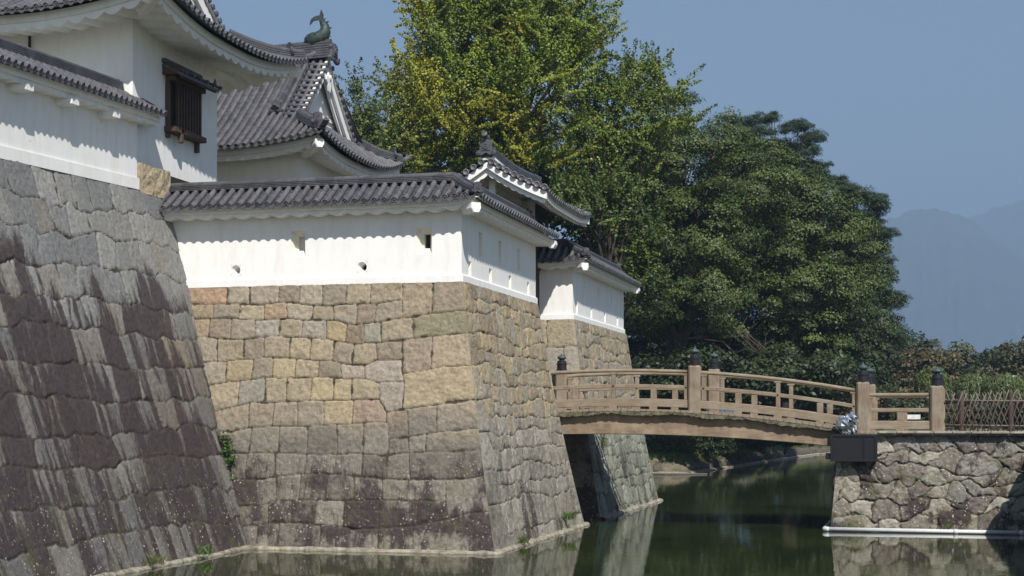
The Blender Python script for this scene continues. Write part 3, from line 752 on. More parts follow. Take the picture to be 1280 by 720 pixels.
def under_sheet(mb, f, L, dmax, n=40, off=-.05, nd_=6, dmin=None):
    V = []; F = []; dm = dmin or (lambda s: 0)
    for i in range(n+1):
        s = L*i/n; D = max(.01, dmax(s)); d0 = dm(s)
        for j in range(nd_+1): V.append(f(s, d0+(D-d0)*j/nd_)+v3(0, 0, off))
    k = nd_+1
    F = [(i*k+j, (i+1)*k+j, (i+1)*k+j+1, i*k+j+1) for i in range(n) for j in range(nd_)]
    mb.add(V, F)
def eave_plaster(mb, f, L, depth, wave=.52, amp=.045, th=.03, band=.07, inset=.15, c0=True, c1=True, drop=.0, phase=0):
    """fascia board and wavy plastered rafters under an eave, from the eave line in to the wall."""
    n = max(8, int(L/wave*10)); V = []; W = []; k = 7
    for i in range(n+1):
        s = L*i/n; lim = depth
        if c0: lim = min(lim, max(s, inset+.02))
        if c1: lim = min(lim, max(L-s, inset+.02))
        s_ = min(max(s, inset if c0 else 0), L-(inset if c1 else 0))
        wv = amp*(1+math.cos(2*math.pi*(s/wave+phase)))  # lobes
        wv = amp*2*(1-abs(math.sin(math.pi*(s/wave+phase)))**1.6)*0+amp*2*abs(math.cos(math.pi*(s/wave+phase)))**.75
        P0 = f(s_, 0)
        e = f(s_, inset); z0 = P0[2]-.06
        b = f(s_, inset+.07)
        V += [v3(e[0], e[1], z0+.05), v3(e[0], e[1], z0-band), v3(b[0], b[1], z0-band-.004), v3(b[0], b[1], z0-band-th-wv)]
        for q in (.33, .66, 1.):
            dd = inset+.07+(lim-inset-.07)*q if lim > inset+.1 else inset+.07
            c = f(s_, dd); V.append(v3(c[0], c[1], z0-band-th-wv+(dd)*drop))
    F = [(i*k+j, (i+1)*k+j, (i+1)*k+j+1, i*k+j+1) for i in range(n) for j in range(k-1)]
    # end closures
    for b_, cl in ((0, c0), (n*k, c1)):
        if not cl:
            F.append(tuple(b_+j for j in range(k)))
    mb.add(V, F)
def ridge_prof(w, h, layers, cap):
    """stacked flat tiles with a round cap tile on top: (side, height) outline."""
    Lp = []; Rp = []
    lh = h/layers
    for i in range(layers):
        o = w/2*(1-.16*i/max(1, layers-1)); z = i*lh
        Rp += [(o, z+.004), (o, z+lh*.62), (o-.022, z+lh*.66), (o-.022, z+lh)]
    top = []
    for j in range(9):
        a = math.pi*j/8; top.append((cap*math.cos(a), h+cap*.9*math.sin(a)))
    Lp = [(-a, b_) for a, b_ in reversed(Rp)]
    return Rp+top+Lp
def smooth_path(pts, n=14):
    pts = [np.asarray(p, float) for p in pts]
    if len(pts) == 2: return [pts[0]+(pts[1]-pts[0])*i/n for i in range(n+1)]
    a, b_, c = pts[0], pts[1], pts[2]; m = np.linalg.norm(b_-a); m = m/(m+np.linalg.norm(c-b_))
    return [a*(t-m)*(t-1)/m+b_*t*(t-1)/(m*(m-1))+c*t*(t-m)/(1-m) for t in [i/n for i in range(n+1)]]
def onigawara(parent, loc, face, size=.4, horn=True, name='ridge_end_tile'):
    """demon tile: shouldered plate with a raised roundel and side curls, plus a round tile jutting on top."""
    face = nrm(face); X = nrm(np.cross(v3(0, 0, 1), face)); U = v3(0, 0, 1); c = np.asarray(loc, float); s = size
    out = [(-.52, -.30), (-.60, -.12), (-.50, .0), (-.36, .02), (-.34, .30), (-.40, .42), (-.30, .56), (0, .64), (.30, .56), (.40, .42), (.34, .30), (.36, .02), (.50, .0), (.60, -.12), (.52, -.30), (.22, -.24), (0, -.12), (-.22, -.24)]
    mb = MB(); mb.prism([c+X*a*s+U*b_*s-face*.05*s for a, b_ in out], face, .16*s)
    inn = [(-.24, .0), (-.24, .34), (-.18, .46), (.18, .46), (.24, .34), (.24, .0)]
    mb.prism([c+X*a*s+U*b_*s+face*.10*s for a, b_ in inn], face, .05*s)
    mb.lathe(c+U*.24*s+face*.15*s, [(.17*s, 0), (.17*s, .05*s), (.12*s, .055*s), (.11*s, .02*s), (.05*s, .02*s), (.04*s, .06*s), (.001, .06*s)], 14, axis=face)
    for sx in (-1, 1): mb.lathe(c+X*.44*s*sx-U*.12*s+face*.11*s, [(.13*s, 0), (.13*s, .05*s), (.08*s, .06*s), (.07*s, .02*s), (.001, .05*s)], 10, axis=face)
    if horn:
        mb.tube([c-face*.35*s+U*.70*s, c+face*.10*s+U*.76*s, c+face*.34*s+U*.88*s], [.13*s, .13*s, .15*s], 10)
        mb.lathe(c+face*.335*s+U*.875*s, [(.165*s, 0), (.165*s, .05*s), (.11*s, .06*s), (.10*s, .03*s), (.001, .05*s)], 12, axis=nrm(face+U*.45))
    return mb.build(name, M['tile_dark'], parent, smooth=False)
def hip_beam(mb, corner, diag, f_z, size=.2, length=.5):
    """plastered end of the hip rafter poking out under a roof corner, tapered like a cut hexagon."""
    d = nrm(diag); X = nrm(np.cross(d, v3(0, 0, 1))); U = v3(0, 0, 1); c = np.asarray(corner, float); s = size
    sec = [(-.5, .45), (.5, .45), (.55, -.1), (.3, -.55), (-.3, -.55), (-.55, -.1)]
    V = []
    for t, k in ((-length, 1.0), (0, 1.0), (.10*s, .86)):
        for a, b_ in sec: V.append(c+d*t+X*a*s*k+U*b_*s*k)
    n = 6; F = [(i*n+j, i*n+(j+1) % n, (i+1)*n+(j+1) % n, (i+1)*n+j) for i in range(2) for j in range(n)]+[tuple(range(n-1, -1, -1)), tuple(12+j for j in range(n))]
    mb.add(V, F)

SPL = MB()
def wall_holes(mb, inner, P0, along, up, L, H, holes, nrm_, thick, mi=(0, 1)):
    """plaster face with splayed loopholes. holes: dict(s,z,w,h,kind,iw,ih,ds,dz)"""
    P0 = np.asarray(P0, float); along = nrm(along); n_ = nrm(nrm_)
    def P(s, z, d=0): return P0+along*s+v3(0, 0, z)-n_*d
    xs = sorted({0, L, *[h['s']-h['w']/2 for h in holes], *[h['s']+h['w']/2 for h in holes]})
    zs = sorted({0, H, *[h['z']-h['h']/2 for h in holes], *[h['z']+h['h']/2 for h in holes]})
    for a, b_ in zip(xs[:-1], xs[1:]):
        for c, d in zip(zs[:-1], zs[1:]):
            cx, cz = (a+b_)/2, (c+d)/2
            if any(abs(cx-h['s']) < h['w']/2 and abs(cz-h['z']) < h['h']/2 for h in holes): continue
            mb.add([P(a, c), P(b_, c), P(b_, d), P(a, d)], [(0, 1, 2, 3)])
    for h in holes:
        s, z, w_, hh = h['s'], h['z'], h['w'], h['h']; dp = h.get('depth', .16)
        if h.get('kind') == 'round':
            n = 24; r0 = w_/2*.96; r1 = r0*h.get('k', .62); ds = h.get('ds', 0)
            sq = []
            for k in range(n):
                a = 2*math.pi*(k+.5)/n; q = max(abs(math.cos(a)), abs(math.sin(a))); sq.append((math.cos(a)/q*w_/2, math.sin(a)/q*hh/2))
            V = [P(s+a, z+b_) for a, b_ in sq]+[P(s+math.cos(2*math.pi*(k+.5)/n)*r0, z+math.sin(2*math.pi*(k+.5)/n)*r0) for k in range(n)]
            V += [P(s+ds+math.cos(2*math.pi*(k+.5)/n)*r1, z+math.sin(2*math.pi*(k+.5)/n)*r1, dp) for k in range(n)]
            V += [P(s+ds+math.cos(2*math.pi*(k+.5)/n)*r1, z+math.sin(2*math.pi*(k+.5)/n)*r1, dp+.12) for k in range(n)]
            mb.add(V, [(j*n+k, j*n+(k+1) % n, (j+1)*n+(k+1) % n, (j+1)*n+k) for j in range(3) for k in range(n)])
            for q_, (sx, sz) in enumerate(((1, 1), (-1, 1), (-1, -1), (1, -1))):
                pass
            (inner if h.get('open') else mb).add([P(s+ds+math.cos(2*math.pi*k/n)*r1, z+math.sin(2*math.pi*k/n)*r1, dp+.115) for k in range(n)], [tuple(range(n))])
        else:
            iw, ih = h['iw'], h['ih']; ds, dz = h.get('ds', 0), h.get('dz', 0)
            o_ = [(s-w_/2, z-hh/2), (s+w_/2, z-hh/2), (s+w_/2, z+hh/2), (s-w_/2, z+hh/2)]
            i_ = [(s+ds-iw/2, z+dz-ih/2), (s+ds+iw/2, z+dz-ih/2), (s+ds+iw/2, z+dz+ih/2), (s+ds-iw/2, z+dz+ih/2)]
            V = [P(a, b_) for a, b_ in o_]+[P(a, b_, dp) for a, b_ in i_]+[P(a, b_, dp+.14) for a, b_ in i_]
            SPL.add(V, [(j*4+k, j*4+(k+1) % 4, (j+1)*4+(k+1) % 4, (j+1)*4+k) for j in range(2) for k in range(4)])
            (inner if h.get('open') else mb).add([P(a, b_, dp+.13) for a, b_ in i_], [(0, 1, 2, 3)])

def dobei_roof(parent, A, B, Cc, over, zb, D=.92, rise=.60, first_hip=False, name_sfx='', ridge_h=.17, front_hip=True, ext=(0, .35), seed=0):
    """L-shaped capping roof: A->B (front run) and B->Cc (side run). A,B,Cc: wall outer face points (x,y)."""
    A = np.array(A, float); B = np.array(B, float); Cc = np.array(Cc, float)
    d1 = nrm(B-A); d2 = nrm(Cc-B); n1 = np.array([d1[1], -d1[0]]); n2 = np.array([d2[1], -d2[0]])
    L1 = np.linalg.norm(B-A)+over+ext[0]; L2 = np.linalg.norm(Cc-B)+over+ext[1]
    prof = lambda d: rise*(d/D)**1.12
    lift = lambda s, L, k: .10*max(0, 1-(k)/1.3)**2
    E1 = A+n1*over-d1*ext[0]; 
    f1 = surf_slope((E1[0], E1[1], zb), (*d1, 0), (-n1[0], -n1[1], 0), prof, lambda s, d: .09*max(0, 1-(L1-s)/1.5)**2*(1-d/D))
    E2 = B+n2*over-d2*over
    f2 = surf_slope((E2[0], E2[1], zb), (*d2, 0), (-n2[0], -n2[1], 0), prof, lambda s, d: .09*max(0, 1-s/1.5)**2*(1-d/D))
    tb, pn, cp, un, pl = MB(), MB(), MB(), MB(), MB()
    dm1 = lambda s: min(D, max(0, L1-s)); dm2 = lambda s: min(D, max(0, s))
    tile_slope(f1, L1, dm1, tubes=tb, pans=pn, caps=tb); under_sheet(un, f1, L1, dm1)
    tile_slope(f2, L2, dm2, tubes=tb, pans=pn, caps=tb); under_sheet(un, f2, L2, dm2)
    # inner slopes
    R1 = A-n1*(D-over); Q1 = A-n1*(2*D-over)-d1*ext[0]
    g1 = surf_slope((Q1[0], Q1[1], zb), (*d1, 0), (*n1, 0), prof)
    ts = lambda s: D
    Li1 = L1-2*D
    tile_slope(g1, max(.5, Li1), ts, tubes=tb, pans=pn, caps=tb); under_sheet(un, g1, max(.5, Li1), ts)
    Q2 = B-n2*(2*D-over)+d2*(2*D-over)
    g2 = surf_slope((Q2[0], Q2[1], zb), (*d2, 0), (*n2, 0), prof)
    Li2 = max(.5, L2-2*D); tile_slope(g2, Li2, ts, tubes=tb, pans=pn, caps=tb); under_sheet(un, g2, Li2, ts)
    rf = pn.build('roof', M['tile_pan'], parent, smooth=False)
    tb.build('cover_tiles', M['tile'], rf, smooth=True); 
    un.build('roof_deck', M['mortar'], rf)
    eave_plaster(pl, f1, L1, over+.02, c0=False, c1=True); eave_plaster(pl, f2, L2, over+.02, c0=True, c1=False, phase=.3)
    hb = B+n1*(over-.10)+n2*(over-.10); hip_beam(pl, (hb[0], hb[1], zb-.20), (*(n1+n2), 0), None, .26, .5)
    eb = Cc+d2*(ext[1]-.10)+n2*(over-.12); hip_beam(pl, (eb[0], eb[1], zb-.20), (*d2, 0), None, .22, .3)
    pl.build('eave_plaster', M['plaster'], parent)
    # ridges
    zr = zb+rise; w2 = D-over
    r0 = A-n1*w2-d1*ext[0]; rc = B-n1*w2-n2*w2; r3 = Cc-n2*w2+d2*ext[1]
    rp = ridge_prof(.34, ridge_h, 4, .085)
    rd = MB(); rd.sweep(rp, smooth_path([(*r0, zr-.02), (*rc, zr-.02)], 20)); rd.sweep(rp, smooth_path([(*rc, zr-.02), (*r3, zr-.02)], 16))
    hp = smooth_path([(*(rc+0*n1), zr+.02), (*(rc+(n1+n2)*D*.5), zb+rise*.43+.04), (*(rc+(n1+n2)*D*.90), zb+.14)], 12)
    rd.sweep(ridge_prof(.26, .13, 3, .075), hp)
    rr = rd.build('ridge', M['tile_dark'], parent)
    onigawara(rr, (*(rc+(n1+n2)*D*.93), zb+.23), (*(n1+n2), 0), .30, horn=False)
    onigawara(rr, (*(r3+d2*.03), zr+.10), (*d2, 0), .30, horn=False)
    # gable end filler at the far end
    ge = MB(); c_ = Cc+d2*(ext[1]-.06)
    a = c_+n2*(over-.12); b_ = c_-n2*(2*D-over-.12); m_ = c_-n2*w2
    ge.prism([(*a, zb-.10), (*b_, zb-.10), (*m_, zb+rise-.12)], (*(-d2), 0), .06); ge.build('gable_board', M['plaster'], parent)
    return f1, f2

# ---- long white wall on the bridge bastion
wall1 = empty('plaster_wall', (-15, 37.8, 6.7), 'long white plastered wall with square and round loopholes on the tan bastion', 'castle wall', 'white plastered walls with tiled roofs')
HZ = 2.0
mb, inn = MB(), MB(); Wf = YF+.05; Wx = XS-.06
hs = [dict(s=-15.30+19.3, z=7.77-6.7, w=.42, h=.66, iw=.16, ih=.36, ds=.03, dz=.02, depth=.22),
      dict(s=-11.90+19.3, z=7.74-6.7, w=.42, h=.66, iw=.16, ih=.36, ds=.03, dz=.02, depth=.22, open=True),
      dict(s=-17.02+19.3, z=7.13-6.7, w=.27, h=.27, kind='round', depth=.15, ds=.03), dict(s=-13.55+19.3, z=7.13-6.7, w=.27, h=.27, kind='round', depth=.15, ds=.03, open=True)]
wall_holes(mb, inn, (-19.3, Wf, 6.7), (1, 0, 0), None, Wx+19.3, HZ, hs, (0, -1, 0), .5)
hs2 = [dict(s=q, z=1.10, w=.30, h=.66, iw=.10, ih=.5, ds=.06, dz=.05, depth=.17, open=True) for q in (1.75, 3.75, 5.85)]
hs2 += [dict(s=q, z=.40, w=.28, h=.36, iw=.10, ih=.22, ds=.06, dz=.03, depth=.15, open=True) for q in (.75, 2.75, 4.85, 7.0)]
wall_holes(mb, inn, (Wx, Wf, 6.7), (0, 1, 0), None, 45.4-Wf, HZ, hs2, (1, 0, 0), .5)
mb.add([(Wx, 45.4, 6.7), (Wx-.5, 45.4, 6.7), (Wx-.5, 45.4, 8.7), (Wx, 45.4, 8.7)], [(0, 1, 2, 3)])
mb.add([(-19.3, Wf+.5, 6.7), (Wx-.5, Wf+.5, 6.7), (Wx-.5, Wf+.5, 8.9), (-19.3, Wf+.5, 8.9)], [(0, 1, 2, 3)])
mb.add([(Wx-.5, Wf+.5, 6.7), (Wx-.5, 45.4, 6.7), (Wx-.5, 45.4, 8.9), (Wx-.5, Wf+.5, 8.9)], [(0, 1, 2, 3)])
mb.build('wall', M['plaster'], wall1); inn.build('loophole_shadow', M['black'], wall1); SPL.build('loophole_lining', M['loophole'], wall1); SPL = MB()
def plinth(pa, pb, pc, z, h=.2, t=.055):
    mb = MB(); d1 = nrm(np.array(pb)-np.array(pa)); 
    prof = [(-.02, 0), (t, 0), (t, h-.03), (t-.03, h), (-.02, h)]
    V = []
    for (x, y), (nx_, ny_) in ((pa, (0, -1)), (pb, (1, -1)), (pc, (1, 0))):
        for a, b_ in prof: V.append((x+nx_*a, y+ny_*a, z+b_))
    k = 5; mb.add(V, [(i*k+j, (i+1)*k+j, (i+1)*k+j+1, i*k+j+1) for i in range(2) for j in range(4)]+[(14, 13, 12, 11, 10)]); return mb
plinth((-19.3, Wf), (Wx, Wf), (Wx, 45.42), 6.69).build('plinth', M['plaster'], wall1)
dobei_roof(wall1, (-19.3, Wf), (Wx, Wf), (Wx, 45.4), .62, 8.68, ext=(.05, .30))

# ---- short white wall on the second bastion
wall2 = empty('plaster_wall', (-13, 55, 6.56), 'short white plastered wall with slit loopholes on the small bastion behind the bridge', 'castle wall', 'white plastered walls with tiled roofs')
mb, inn = MB(), MB(); W2 = Y2+.08
wall_holes(mb, inn, (-13.8, W2, 6.56), (1, 0, 0), None, Wx+13.8, HZ, [], (0, -1, 0), .5)
hs3 = [dict(s=q, z=1.10, w=.30, h=.66, iw=.10, ih=.5, ds=.06, dz=.05, depth=.17, open=True) for q in (1.9, 4.4, 6.9)]
hs3 += [dict(s=q, z=.42, w=.28, h=.36, iw=.10, ih=.22, ds=.06, dz=.03, depth=.15, open=True) for q in (.65, 3.1, 5.6, 8.1)]
wall_holes(mb, inn, (Wx, W2, 6.56), (0, 1, 0), None, 60.1-W2, HZ, hs3, (1, 0, 0), .5)
mb.add([(Wx, 60.1, 6.56), (Wx-.5, 60.1, 6.56), (Wx-.5, 60.1, 8.5), (Wx, 60.1, 8.5)], [(0, 1, 2, 3)])
mb.build('wall', M['plaster'], wall2); inn.build('loophole_shadow', M['black'], wall2); SPL.build('loophole_lining', M['plaster'], wall2); SPL = MB()
plinth((-13.8, W2), (Wx, W2), (Wx, 60.12), 6.55).build('plinth', M['plaster'], wall2)
dobei_roof(wall2, (-13.8, W2), (Wx, W2), (Wx, 60.1), .62, 8.46, ext=(0, .30))

# ---- sloping-away white wall along the top of the left stone wall
wall3 = empty('plaster_wall', (-19.4, 28, 9.1), 'speckled white plastered wall on the tall grey stone wall, running up to the turret', 'castle wall', 'white plastered walls with tiled roofs')
X3 = -19.02; o3 = .53; z3 = 11.02
mb = MB(); mb.box((X3-.5, 8, 9.08), (X3, 35.93, 11.0)); mb.build('wall', M['plaster_old'], wall3)
mb = MB(); mb.box((X3, 8, 9.08), (X3+.045, 35.97, 9.36)); mb.build('plinth', M['plaster'], wall3)
prof3 = lambda d: .58*(d/1.05)**1.1
f3 = surf_slope((X3+o3, 8, z3), (0, 1, 0), (-1, 0, 0), prof3); L3 = 28.45
tb, pn, cp, un, pl = MB(), MB(), MB(), MB(), MB()
tile_slope(f3, L3, lambda s: 1.05, tubes=tb, pans=pn, caps=tb, pitch=.255); under_sheet(un, f3, L3, lambda s: 1.05)
g3 = surf_slope((X3+o3-2.1, 8, z3), (0, 1, 0), (1, 0, 0), prof3); under_sheet(un, g3, 27.9, lambda s: 1.05, off=0)
rf = pn.build('roof', M['tile_pan'], wall3); tb.build('cover_tiles', M['tile'], rf, smooth=True); un.build('roof_deck', M['mortar'], rf)
eave_plaster(pl, f3, L3, o3+.02, c0=False, c1=False, band=.10, th=.06, amp=.03, wave=.5)
for k in range(14): pl.box((X3-.05, 9+k*1.92, z3-.42), (X3+.42, 9.34+k*1.92, z3-.26), bev=.02)
pl.build('eave_plaster', M['plaster_old'], wall3)
rd = MB(); rd.sweep(ridge_prof(.40, .26, 5, .085), smooth_path([(X3+o3-1.05, 8, z3+.54), (X3+o3-1.05, 35.88, z3+.54)], 20)); rd.build('ridge', M['tile_dark'], wall3)
rd = MB(); rd.tube([tuple(f3(L3+.02, d)+v3(0, 0, .05)) for d in (0, .3, .6, .9)], .085, 10); rd.build('verge_tile', M['tile_dark'], rf, smooth=True)

def all_children(o):
    for c in o.children:
        yield c
        yield from all_children(c)
for o_ in all_children(wall3):
    if o_.type == 'MESH':
        for v_ in o_.data.vertices: v_.co.z -= .033*max(0, 36-v_.co.y)

# ================================================================== hip-and-gable roofed buildings
def irimoya(parent, x0, x1, y0, y1, over, ze, H, xg, lift=.35, liftR=3.0, pitch=.27, verge=.45, front_only=False, wave=.52, amp=.05, band=.12, left_open=True, liftfar=None, skirt_mat=None, gable_drop=0, hipw=None):
    """body x0..x1 (gable faces +x), y0..y1, ridge along x; xg: x of the gable wall plane."""
    ye0, ye1 = y0-over, y1+over; xe = x1+over; D = (ye1-ye0)/2; ym = (ye0+ye1)/2
    prof = lambda d: H*(.78*(d/D)+.22*(d/D)**2)
    LL = xe-(x0-over if not left_open else x0)
    lf = lambda k, d: lift*max(0, 1-k/liftR)**2*max(0, 1-d/1.8)
    lr = liftfar if liftfar is not None else lift
    lfF = lambda k, d: lr*max(0, 1-k/liftR)**2*max(0, 1-d/1.8)
    xs = x0 if left_open else x0-over
    fF = surf_slope((xs, ye0, ze), (1, 0, 0), (0, 1, 0), prof, lambda s, d: lf(LL-s, d))
    fB = surf_slope((xs, ye1, ze), (1, 0, 0), (0, -1, 0), prof, lambda s, d: lfF(LL-s, d))
    Ls = ye1-ye0
    fS = surf_slope((xe, ye0, ze), (0, 1, 0), (-1, 0, 0), prof, lambda s, d: max(lf(s, d), lfF(Ls-s, d)))
    vx = xg+verge           # verge line
    dg = xe-vx              # distance at which the hip ends on the verge
    def dmF(s):
        k = LL-s            # distance to the side eave
        return D if k > dg else max(0, k)
    hw = xe-xg
    def dmS(s): return min(hw, max(0, s), max(0, Ls-s))
    tb, pn, cp, un, pl = MB(), MB(), MB(), MB(), MB()
    tile_slope(fF, LL, dmF, tubes=tb, pans=pn, caps=tb, pitch=pitch); under_sheet(un, fF, LL, dmF, n=60)
    tile_slope(fS, Ls, dmS, tubes=tb, pans=pn, caps=tb, pitch=pitch); under_sheet(un, fS, Ls, dmS, n=60)
    under_sheet(un, fB, LL, dmF, n=60, off=.04)
    rf = pn.build('roof', M['tile_pan'], parent); tb.build('cover_tiles', M['tile'], rf, smooth=True); un.build('roof_deck', M['tile_dark'], rf)
    eave_plaster(pl, fF, LL, over+.05, c0=False, c1=True, wave=wave, amp=amp, band=band, th=.06, inset=.28, drop=.12)
    eave_plaster(pl, fS, Ls, over+.05, c0=True, c1=True, wave=wave, amp=amp, band=band, th=.06, inset=.28, drop=.12)
    eave_plaster(pl, fB, LL, over+.05, c0=False, c1=True, wave=wave, amp=amp, band=band, th=.06, inset=.28, drop=.12)
    hip_beam(pl, (xe-.22, ye0+.22, ze+lift-.36), (1, -1, .18), None, .30, 1.2)
    hip_beam(pl, (xe-.22, ye1-.22, ze+lr-.36), (1, 1, .18), None, .30, 1.2)
    pl.build('eave_plaster', M['plaster'], parent)
    # verge tiles: short cover tiles laid across the verge, both slopes
    for sgn, f in ((1, fF), (-1, fB)):
        vt = MB(); vw = MB()
        n = int((D-dg)/.235)
        for i in range(n):
            d = dg+.15+(D-dg-.2)*i/n; p = f(vx-xs, d); q = f(vx-xs-.62, d)
            if i % 1 == 0: vt.tube([p+v3(.05, 0, .06), q+v3(0, 0, .10)], [.075, .07], 8)
            vt.lathe(p+v3(.05, 0, .06), [(.088, 0), (.088, .03), (.05, .035), (.001, .03)], 10, axis=(1, 0, 0))
        pts = [f(vx-xs-.03, dg+.05+(D-dg-.05)*i/16)+v3(0, 0, .0) for i in range(17)]
        vw.sweep([(-.05, -.04), (.05, -.04), (.05, .05), (-.05, .05)], pts)
        vt.build('verge_tiles', M['tile'], rf, smooth=True); vw.build('verge_mortar', M['mortar'], rf)
    # bargeboards: thick white boards, two steps
    for sgn, f, nm in ((1, fF, 0), (-1, fB, 1)):
        bb = MB()
        for (xo, z0_, z1_, th) in ((-.05, -.10, -.44, .10), (-.17, -.36, -.60, .09)):
            V = []; nn = 16
            for i in range(nn+1):
                d = dg*.55+(D-dg*.55)*i/nn; p = f(vx-xs, max(d, dg*.55)); base = p[2]
                for (xx, zz) in ((xo, z0_), (xo, z1_), (xo-th, z1_), (xo-th, z0_)): V.append((vx+xx, p[1], base+zz))
            F = [(i*4+j, i*4+(j+1) % 4, (i+1)*4+(j+1) % 4, (i+1)*4+j) for i in range(nn) for j in range(4)]+[(0, 1, 2, 3), (nn*4+3, nn*4+2, nn*4+1, nn*4)]
            bb.add(V, F)
        bb.build('bargeboard', M['plaster'], parent)
    # gable wall
    gw = MB(); V = []; pts = []
    zb_ = prof(hw)+ze-.05
    for i in range(13):
        d = hw*.9+(D-hw*.9)*i/12; p = fF(xg-xs, d); pts.append((xg, p[1], p[2]-.2))
    for i in range(12, -1, -1):
        d = hw*.9+(D-hw*.9)*i/12; p = fB(xg-xs, d); pts.append((xg, p[1], p[2]-.2))
    gw.prism([(a, b_, c) for a, b_, c in pts], (-1, 0, 0), .2); gw.box((xg-.05, ym-D+hw*1.5, zb_+.30), (xg+.06, ym+D-hw*1.5, zb_+.42)); gw.build('gable_wall', M['plaster'], parent)
    # gable pendant
    gp = MB(); zt = ze+H-.52; xx = vx-.02
    out = [(0, .18), (.16, .12), (.20, -.05), (.42, -.10), (.50, -.28), (.36, -.42), (.22, -.34), (.20, -.55), (.10, -.78), (0, -.88)]
    out = out+[(-a, b_) for a, b_ in reversed(out[1:-1])]
    gp.prism([(xx, ym+a*.62, zt+b_*.72) for a, b_ in out], (1, 0, 0), .07); gp.lathe((xx+.07, ym, zt-.1), [(.09, 0), (.09, .04), (.001, .06)], 10, axis=(1, 0, 0)); gp.build('gable_pendant', M['plaster'], parent)
    # ridges
    zr = ze+H
    rd = MB(); rd.sweep(ridge_prof(.46, .58, 7, .10), smooth_path([(xs, ym, zr-.04), (vx-2.2, ym, zr-.04), (vx+.12, ym, zr+.06)], 16))
    rr = rd.build('ridge', M['tile_dark'], parent); onigawara(rr, (vx+.16, ym, zr+.10), (1, 0, 0), .72, horn=False)
    # descending ridges on the two slopes
    for sgn, f in ((1, fF), (-1, fB)):
        dd = MB(); sx = vx-xs-.95; dend = dg+.35
        path = [f(sx, D-.1+(dend-D+.1)*i/12)+v3(0, 0, .02) for i in range(13)]
        dd.sweep(ridge_prof(.34, .26, 4, .08), path); o = dd.build('descending_ridge', M['tile_dark'], parent)
        onigawara(o, path[-1]+v3(0, -.04*sgn, .16), (0, -sgn, 0), .44, horn=False)
        # hip ridge out to the corner
        hh = MB(); k_ = lf if sgn == 1 else lfF
        cpts = []
        for i in range(13):
            t = dg+.0-(dg-.10)*i/12; cpts.append(f(LL-t, t)+v3(0, 0, .04))
        hh.sweep(ridge_prof(.32, .24, 4, .08), cpts)
        hh.sweep(ridge_prof(.2, .06, 1, .08), [cpts[-2], cpts[-1]+v3(.1, -.1*sgn, .06), cpts[-1]+v3(.28, -.28*sgn, .20)])
        o = hh.build('hip_ridge', M['tile_dark'], parent)
        onigawara(o, cpts[-4]+v3(.10, -.10*sgn, .22), (1, -sgn, 0), .42, horn=False)
    return dict(ym=ym, vx=vx, zr=zr, xe=xe, fF=fF, fS=fS)

# ---- corner turret (left)
XT = -19.15; YT0, YT1 = 35.95, 40.9
tur = empty('turret', (-23, 38.4, 9.7), 'white corner turret with a barred timber window, its big curved eave cut by the frame', 'castle turret')
mb = MB(); mb.box((-31, YT0, 9.74), (XT, YT1, 13.62)); mb.box((-31, YT1-.01, 13.22), (XT-.05, 42.3, 13.8)); mb.build('wall', M['plaster'], tur)
mb = MB(); mb.tube([(-22.05, YT0-.06, 11.6), (-22.05, YT0-.06, 13.3)], .035, 6); mb.build('conductor_rod', M['black'], tur)
irimoya(tur, -31, XT, YT0, 42.15, 1.62, 13.36, 2.85, -19.75, lift=.62, liftR=4.2, verge=.42, band=.15, amp=.07, wave=.5)
# barred window on the turret's moat side
wy0, wy1, wz0, wz1 = 37.75, 39.45, 11.02, 12.22
win = MB(); win.box((XT-.02, wy0, wz0), (XT+.03, wy1, wz1)); wo = win.build('window', M['black'], tur)
wf = MB(); wf.box((XT-.01, wy0-.10, wz0-.16), (XT+.32, wy1+.12, wz0-.01), bev=.015); wf.box((XT-.01, wy0-.02, wz1), (XT+.30, wy1+.12, wz1+.14), bev=.015)
wf.box((XT, wy0-.04, wz0-.3), (XT+.10, wy0+.10, wz1), bev=.01); wf.box((XT, wy1-.02, wz0-.42), (XT+.12, wy1+.10, wz1), bev=.01)
wf.build('frame', M['wood_lintel'], wo)
bs = MB()
for k in range(9):
    y = wy0+.34+k*(wy1-wy0-.36)/8; bs.box((XT+.12, y-.038, wz0-.02), (XT+.22, y+.038, wz1+.01), bev=.012)
bs.build('window_bars', M['wood_dark'], wo)
sh = MB(); sh.bar((XT+.26, wy0+.36, wz0-.40), (XT+.26, wy0+.36, wz0+.02), .12, .14, bev=.02); sh.build('bracket', M['wood_lintel'], wo)
wr = MB(); V = []
wr.add([(XT-.01, wy0-.22, wz1+.42), (XT+.62, wy0-.22, wz1+.13), (XT+.62, wy1+.26, wz1+.13), (XT-.01, wy1+.26, wz1+.42), (XT-.01, wy0-.22, wz1+.34), (XT+.62, wy0-.22, wz1+.05), (XT+.62, wy1+.26, wz1+.05), (XT-.01, wy1+.26, wz1+.34)], [(0, 1, 2, 3), (4, 7, 6, 5), (0, 4, 5, 1), (1, 5, 6, 2), (2, 6, 7, 3)])
for k in range(6):
    y = wy0-.12+k*(wy1-wy0+.34)/5; wr.bar((XT, y, wz1+.47), (XT+.66, y, wz1+.165), .09, .07, bev=.02)
    wr.lathe((XT+.66, y, wz1+.17), [(.055, -.02), (.055, .05), (.001, .06)], 8, axis=(1, 0, -.4))
wr.bar((XT+.05, wy0-.24, wz1+.50), (XT+.05, wy1+.28, wz1+.50), .16, .12, bev=.03); wr.tube([(XT+.5, wy1+.24, wz1+.22), (XT+.5, wy1+.26, wz1+.42)], [.07, .02], 6)
wr.build('window_canopy', M['tile_dark'], wo)
